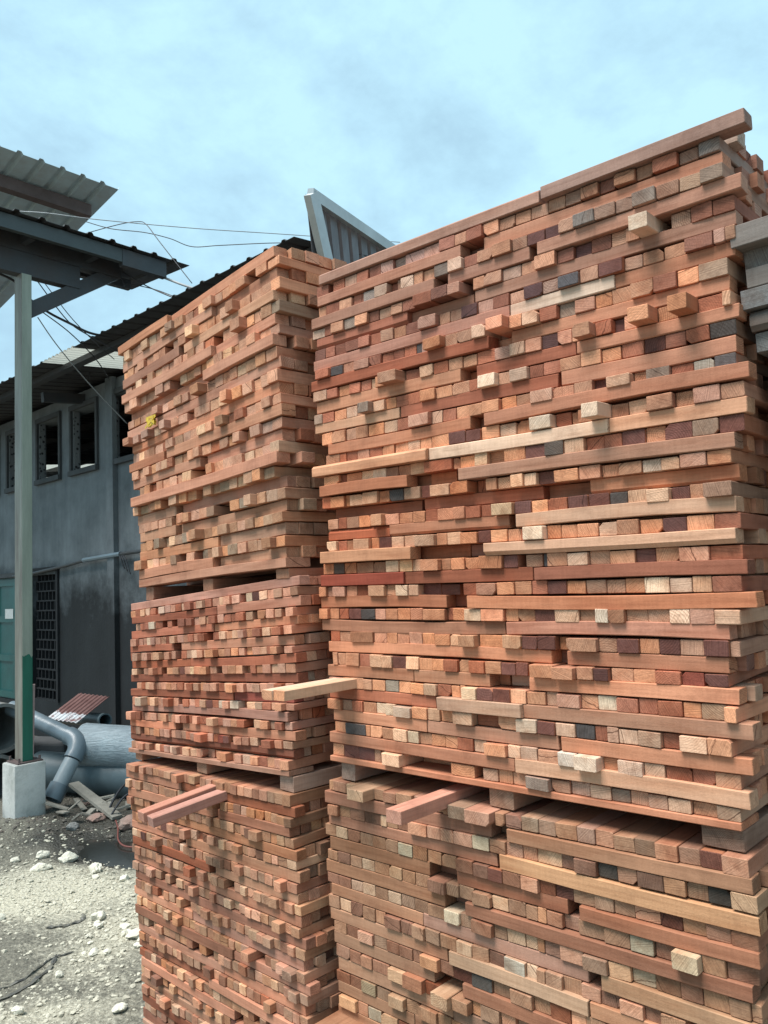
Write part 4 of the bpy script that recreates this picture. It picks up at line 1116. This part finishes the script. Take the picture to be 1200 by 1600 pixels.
el = thing_at('elbow_pipe', (-2.72, 6.8, 0.0), 'grey plastic drain pipe bent down by an elbow towards the ground', 'pipe')
a0, a1, a2 = Vector((-3.45, 7.25, 0.745)), Vector((-2.665, 6.86, 0.49)), Vector((-2.80, 6.60, 0.10))
r_ = 0.067
mb = MB(); mb.tube(rel(el, a0, a1.lerp(a0, .17)), r_, 28); mb.build('upper_length', M_PVC, el, True, 40)
mb = MB()
cv = []
for i in range(13):
    t = i / 12
    s0, s1 = a1.lerp(a0, .17), a1.lerp(a2, .32)
    cv.append(s0 * (1 - t) ** 2 + (a1 + (a1 - (s0 + s1) / 2) * .15) * 2 * t * (1 - t) + s1 * t * t)
mb.tube(rel(el, *cv), [r_ * 1.16] * 2 + [r_ * 1.13] * 9 + [r_ * 1.16] * 2, 28); mb.build('elbow', M_PVC, el, True, 40)
mb = MB(); mb.tube(rel(el, a1.lerp(a2, .34), a1.lerp(a2, .82)), r_ * .98, 28); mb.build('lower_length', M_PVCPALE, el, True, 40)
q0, q1 = rel(el, a1.lerp(a2, .78), a1.lerp(a2, 1.04))
mb = MB(); mb.hollow(q0, q1, r_ * 1.17, r_ * 1.0, 28); mb.build('socket', M_PVC, el, True, 40)
for z_, y_, x_, lab in ((0.60, 7.05, -3.43, 'upper open concrete pipe end left of the green post'), (0.17, 7.0, -3.47, 'lower dark open concrete pipe end left of the green post')):
    mb = MB(); mb.hollow((x_, y_, z_), (x_ - 1.35, y_ + 1.35, z_ - .02), 0.215, 0.185, 48)
    tag(mb.build('concrete_pipe', M_PIPEOLD, None, True, 40), lab, 'pipe', 'open concrete pipes by the canopy post')
mb = MB(); mb.box(-.5, .35, -.15, .15, 0, .36, ch=.02)
o = mb.build('concrete_block', M_CONCDARK); o.location = (-3.25, 7.5, 0.05); o.rotation_euler = (0, 0, -.35)
tag(o, 'low dark concrete block behind the green post under the bent pipe', 'block')
mb = MB(); mb.box(-.017, .017, -.02, .02, -.02, .99)
o = mb.build('timber_stake', plain('faded_pink_timber', (0.30, 0.21, 0.20), .85, 0, .2, 9, (.16, .13, .12), .6)); o.location = (-3.10, 6.86, 0); o.rotation_euler = (0, .02, .4)
tag(o, 'thin faded pink timber stake standing right behind the green post', 'stake')
rs = MB(); corrugated(rs, (-.25, 0, 0), (1, 0, 0), (0, 1, 0), .38, .42, 0.05, 0.009, 0.016)
o = rs.build('rusty_sheet', M_RUSTSHEET); o.location = (-2.90, 7.12, .62); o.rotation_euler = (radians(24), radians(4), radians(-24))
tag(o, 'rusty corrugated scrap sheet with a peeling white edge leaning over the pipes', 'scrap sheet')
mb = MB(); mb.bar((0, 0, 0), (.50, -.42, -.17), .085, .024)
o = mb.build('scrap_plank', M_OLDWOOD); o.location = (-2.64, 6.62, .20)
tag(o, 'short grey scrap plank lying tilted on the rubble beside the plinth', 'plank')

# rubble, stones, cables
def rock(name, m, x, y, size, seed, label, cat, group=None, flat=.7, lift=.3):
    bm = bmesh.new()
    bmesh.ops.create_icosphere(bm, subdivisions=3, radius=1.0)
    rr = random.Random(seed)
    off = Vector((rr.uniform(0, 90), rr.uniform(0, 90), rr.uniform(0, 90)))
    sx, sy, sz = size * rr.uniform(.8, 1.2), size * rr.uniform(.7, 1.1), size * flat * rr.uniform(.75, 1.1)
    planes = [(Vector((rr.gauss(0, 1), rr.gauss(0, 1), rr.gauss(0, 1))).normalized(), rr.uniform(.55, .85)) for _ in range(7)]
    for v in bm.verts:
        p = v.co.copy()
        p *= 1 + .40 * mnoise.noise(p * 1.3 + off) + .22 * mnoise.noise(p * 3.2 + off) + .12 * mnoise.noise(p * 7 + off)
        for n, d in planes:
            e = p.dot(n) - d
            if e > 0: p -= n * e * .75
        v.co = Vector((p.x * sx, p.y * sy, p.z * sz))
    me = bpy.data.meshes.new(name); bm.to_mesh(me); bm.free()
    me.materials.append(m)
    o = bpy.data.objects.new(name, me); COL.objects.link(o)
    o.location = (x, y, ground_z(x, y) + size * flat * lift); o.rotation_euler = (0, 0, rr.uniform(0, 6))
    tag(o, label, cat, group)
    return o
GST = 'pale limestone lumps on the muddy ground'
stones = [(-2.19, 5.40, .062, 'largest of the chalky white lumps in front of the plinth'), (-2.40, 5.47, .056, 'chalky white lump second from left in front of the plinth'),
          (-2.56, 5.44, .038, 'small chalky white lump leftmost of the cluster before the plinth'), (-2.29, 5.20, .062, 'chalky white lump lowest of the cluster before the plinth'),
          (-1.93, 5.17, .056, 'chalky white lump with a flat underside right of the cluster'), (-1.68, 4.98, .034, 'small cream stone against the foot of the left pile'),
          (-1.87, 5.02, .026, 'small stone between the lump cluster and the left pile'), (-1.62, 4.38, .050, 'pale flat stone at the right end of the black plastic scrap'),
          (-2.19, 4.42, .042, 'long flat stone on the pale gravel at the left edge'), (-1.27, 4.30, .052, 'upper white lump beside the bottom of the left pile'),
          (-1.34, 4.12, .048, 'lower white lump beside the bottom of the left pile'), (-1.58, 3.78, .024, 'small white stone below the long black plastic strip'),
          (-1.19, 3.44, .032, 'pale stone beside the grey pallet foot at the bottom edge'), (-1.62, 3.47, .028, 'cream stone at the bottom edge below the plastic strip')]
for i, (x, y, s_, l_) in enumerate(stones): rock('limestone_lump', M_ROCK, x, y, s_, i + 5, l_, 'stone', GST)
r2_ = random.Random(77)
for i in range(26):
    x, y = r2_.uniform(-1.62, -1.22), r2_.uniform(3.95, 4.35)
    rock('limestone_lump', M_ROCK, x, y, r2_.uniform(.014, .03), 100 + i, 'fist sized or smaller white lump in the patch beside the left pile', 'stone', 'small white lumps beside the left pile')
for i, (x, y, s_, l_) in enumerate([(-1.98, 6.05, .10, 'pinkish broken brick chunk at the water edge'), (-1.70, 5.95, .13, 'large pinkish rubble chunk against the left pile'),
                                    (-2.62, 6.75, .07, 'small pinkish rubble chunk beside the drain socket'), (-2.30, 6.20, .06, 'small dark pink rubble chunk below the scrap plank')]):
    rock('rubble_chunk', M_RUBBLE, x, y, s_, 300 + i, l_, 'rubble', 'broken brick rubble by the puddle', .75)
rock('rubble_chunk', M_CONC, -1.58, 5.62, .15, 320, 'mossy grey concrete chunk at the foot of the left pile', 'rubble', 'broken brick rubble by the puddle', .6)
rock('rubble_chunk', M_CONC, -2.42, 6.05, .05, 321, 'small grey stone below the plinth corner', 'rubble', 'broken brick rubble by the puddle', .6)

def pebbles(name, n, seed, area, smin, smax, m):
    rr = random.Random(seed)
    bm = bmesh.new(); bmesh.ops.create_icosphere(bm, subdivisions=1, radius=1.0)
    bv = [v.co.copy() for v in bm.verts]; bf = [[v.index for v in f.verts] for f in bm.faces]; bm.free()
    V, F = [], []
    cnt = 0
    while cnt < n:
        x, y, k = area(rr)
        if k < rr.random(): continue
        cnt += 1
        s_ = smin + (smax - smin) * rr.random() ** 5
        q = Matrix.Rotation(rr.uniform(0, 6), 3, Vector((rr.gauss(0, 1), rr.gauss(0, 1), rr.gauss(0, 1))).normalized())
        z = ground_z(x, y)
        b0 = len(V)
        sc = (s_ * rr.uniform(.7, 1.3), s_ * rr.uniform(.7, 1.2), s_ * rr.uniform(.4, .8))
        for v in bv:
            p = q @ (v * rr.uniform(.75, 1.2))
            V.append((x + p.x * sc[0], y + p.y * sc[1], z + p.z * sc[2] + s_ * .15))
        F += [tuple(i + b0 for i in f) for f in bf]
    me = bpy.data.meshes.new(name); me.from_pydata(V, [], F); me.materials.append(m)
    o = bpy.data.objects.new(name, me); COL.objects.link(o)
    return o
def area1(rr):
    x, y = rr.uniform(-3.0, -1.0), rr.uniform(3.2, 6.3)
    k = .05 + .9 * bell(x, y, -2.15, 4.85, .75, .42, -.4) + .6 * bell(x, y, -1.38, 4.2, .28, .5) + .4 * bell(x, y, -1.6, 3.45, .5, .2) + .15 * bell(x, y, -2.7, 6.0, .6, .4)
    k *= 1 - bell(x, y, -1.95, 5.62, .6, .3, -.55)
    return x, y, k * (.35 + .65 * (mnoise.noise(Vector((x * 3, y * 3, 4))) > -.1))
tag(pebbles('limestone_gravel', 7500, 3, area1, .003, .016, M_GRAVEL), 'loose pale gravel scattered over the mud', 'gravel', kind='stuff')
def area2(rr): return rr.uniform(-3.0, -1.5), rr.uniform(5.9, 7.2), .7
tag(pebbles('rubble_bits', 800, 9, area2, .006, .024, M_RUBBLEDARK), 'small dark rubble bits under the pipes', 'rubble', kind='stuff')
mb = MB()
rr = random.Random(4)
for i in range(26):
    x, y = rr.uniform(-2.6, -1.7), rr.uniform(6.15, 6.9)
    t = rr.uniform(0, pi); l_ = rr.uniform(.06, .22)
    mb.bar((x, y, ground_z(x, y) + rr.uniform(.02, .08)), (x + cos(t) * l_, y + sin(t) * l_, ground_z(x, y) + rr.uniform(.02, .10)), rr.uniform(.015, .05), rr.uniform(.006, .015))
tag(mb.build('wood_offcuts', M_OLDWOOD), 'litter of small timber offcuts between the pipes and the puddle', 'offcuts', kind='stuff')
def cable(name, pts, r, m, label, cat='cable'):
    # smooth through the points
    P = [Vector(p) for p in pts]; Q = []
    for i in range(len(P) - 1):
        a_, b_, c_, d_ = P[max(i - 1, 0)], P[i], P[i + 1], P[min(i + 2, len(P) - 1)]
        for k in range(8):
            t = k / 8
            Q.append(0.5 * ((2 * b_) + (c_ - a_) * t + (2 * a_ - 5 * b_ + 4 * c_ - d_) * t * t + (3 * b_ - a_ - 3 * c_ + d_) * t ** 3))
    Q.append(P[-1])
    mb = MB(); mb.tube(Q, r, 6)
    return tag(mb.build(name, m, None, True), label, cat)
cable('cable', [(-2.25, 6.3, .05), (-2.15, 6.35, .22), (-1.95, 6.3, .33), (-1.75, 6.2, .28), (-1.6, 6.1, .1)], .009, M_WIRE, 'dark looped cable on the rubble beside the left pile, upper loop')
cable('cable', [(-2.2, 6.2, .03), (-2.1, 6.25, .17), (-1.95, 6.2, .22), (-1.85, 6.1, .12), (-1.9, 6.0, .04)], .008, M_WIRE, 'dark looped cable on the rubble beside the left pile, inner loop')
cable('cable', [(-2.10, 6.05, .05), (-2.05, 5.95, .02), (-1.99, 5.78, -.01), (-1.90, 5.66, -.02), (-1.76, 5.62, -.02)], 0.006, M_REDCABLE, 'reddish cable trailing from the rubble into the puddle')
cable('cable', [(-2.05, 6.28, .05), (-1.95, 6.18, .10), (-1.8, 6.12, .14), (-1.66, 6.12, .2)], 0.006, M_REDCABLE, 'reddish brown cable lying on the rubble behind the puddle')

def strip(pts, w, label, seed):
    mb = MB(); rr = random.Random(seed)
    P = [Vector(p) for p in pts]; L, Rr = [], []
    Q = [P[i].lerp(P[i + 1], k / 6) for i in range(len(P) - 1) for k in range(6)] + [P[-1]]
    for i, p in enumerate(Q):
        t = (Q[min(i + 1, len(Q) - 1)] - Q[max(i - 1, 0)]).normalized(); s_ = Vector((-t.y, t.x, 0))
        ww = w * (.35 + .65 * abs(sin(i * .8 + seed))) * (1 if 0 < i < len(Q) - 1 else .3)
        g = ground_z(p.x, p.y)
        L.append(p + s_ * ww + Vector((0, 0, g + .003 + rr.uniform(0, .006)))); Rr.append(p - s_ * ww + Vector((0, 0, g + .003 + rr.uniform(0, .008))))
    n = len(Q)
    mid = [(a + b) / 2 + Vector((0, 0, rr.uniform(.0005, .004))) for a, b in zip(L, Rr)]
    up = Vector((0, 0, .002))
    vs = L + mid + Rr + [v - up for v in L] + [v - up for v in mid] + [v - up for v in Rr]
    fs = []
    for i in range(n - 1):
        for b in (0, n): fs.append((b + i, b + n + i, b + n + i + 1, b + i + 1))
        for b in (3 * n, 4 * n): fs.append((b + i + 1, b + n + i + 1, b + n + i, b + i))
        fs.append((i, i + 1, 3 * n + i + 1, 3 * n + i)); fs.append((2 * n + i + 1, 2 * n + i, 5 * n + i, 5 * n + i + 1))
    mb.add(vs, fs)
    tag(mb.build('plastic_strip', M_BLACK), label, 'plastic scrap', 'black plastic strips trodden into the ground')
strip([(-1.86, 3.60, 0), (-1.72, 3.74, 0), (-1.68, 3.92, 0), (-1.60, 4.00, 0)], .007, 'longer curved black plastic strip at the bottom left', 1)
strip([(-1.80, 3.54, 0), (-1.67, 3.70, 0), (-1.645, 3.84, 0), (-1.665, 3.95, 0)], .012, 'torn black plastic strip nearer the bottom edge', 2)
strip([(-1.86, 4.28, 0), (-1.78, 4.32, 0), (-1.70, 4.38, 0), (-1.73, 4.45, 0)], .016, 'short crumpled dark plastic scrap in mid ground', 3)

# overhead wires
W = {'long': [(-3.21,6.90,5.25), (-2.95,6.90,5.22), (-2.54,7.00,5.19), (-1.73,7.30,5.21), (-0.90,7.60,5.25), (0.30,8.20,5.38)],
'wavy': [(-2.71,7.20,5.27), (-2.47,7.20,5.19), (-2.16,7.20,5.14), (-1.92,7.20,5.07), (-1.71,7.20,4.98), (-1.44,7.20,4.98), (-0.91,7.20,4.98), (-.5, 7.2, 4.95)],
'bent': [(-2.81,7.30,5.19), (-2.40,7.20,5.23), (-2.19,7.10,5.20), (-2.08,7.00,5.12), (-1.93,6.90,4.90), (-1.61,6.75,4.44)],
'v1': [(-3.00,6.80,4.54), (-2.78,6.90,4.21), (-2.62,7.00,4.09), (-2.38,7.20,3.97)],
'v2': [(-2.95,6.80,4.54), (-2.75,6.90,4.24), (-2.56,7.00,4.02), (-2.46,7.20,3.92)],
'thick': [(-3.24,6.60,4.54), (-3.15,6.70,4.50), (-3.08,6.80,4.39), (-2.95,6.90,4.29), (-2.79,7.00,4.21), (-2.65,7.10,4.15), (-2.53,7.30,4.17)],
'v3': [(-2.95,6.80,4.25), (-2.79,7.00,4.12), (-2.67,7.30,3.96), (-2.72,7.80,3.90)],
'v4': [(-3.00,6.80,4.21), (-2.91,7.00,4.01), (-2.81,7.50,3.78), (-2.61,8.00,3.48)],
'loop': [(-2.31,7.00,4.68), (-2.05,6.90,4.49), (-1.78,6.80,4.33)],
'tail': [(-2.33,7.00,4.65), (-2.29,7.00,4.55), (-2.31,7.00,4.53), (-2.26,7.00,4.56), (-1.99,6.90,4.46), (-1.75,6.80,4.33)],
'rod': [(-1.96,7.10,4.65), (-1.73,6.90,4.49), (-1.50,6.70,4.34)]}
for k, r_, m, lab in (('long', .004, M_WIREPALE, 'long nearly level overhead wire passing behind the cladding panel'), ('wavy', .004, M_WIRE, 'wavy sagging overhead wire ending at the upper left pile'),
                      ('bent', .004, M_WIRE, 'sharply bent overhead wire coming down to the workshop eave'), ('v1', .005, M_WIRE, 'upper one of a pair of steep wires under the canopy bracket'),
                      ('v2', .004, M_WIRE, 'lower one of a pair of steep wires under the canopy bracket'), ('thick', .011, M_WIRE, 'thick black cable crossing the canopy post below the beam'),
                      ('v3', .005, M_WIRE, 'thin wire running from the brace to the workshop skylight'), ('v4', .005, M_WIREPALE, 'steepest pale wire crossing the clerestory to the left pile'),
                      ('loop', .006, M_WIRE, 'short straight wire from the beam end to the eave'), ('tail', .004, M_WIRE, 'short wire with a hooked tail under the canopy outrigger'),
                      ('rod', .012, M_WIREPALE, 'pale grey conduit from the canopy outrigger to the workshop eave')):
    cable('overhead_wire', W[k], r_, m, lab, 'wire')
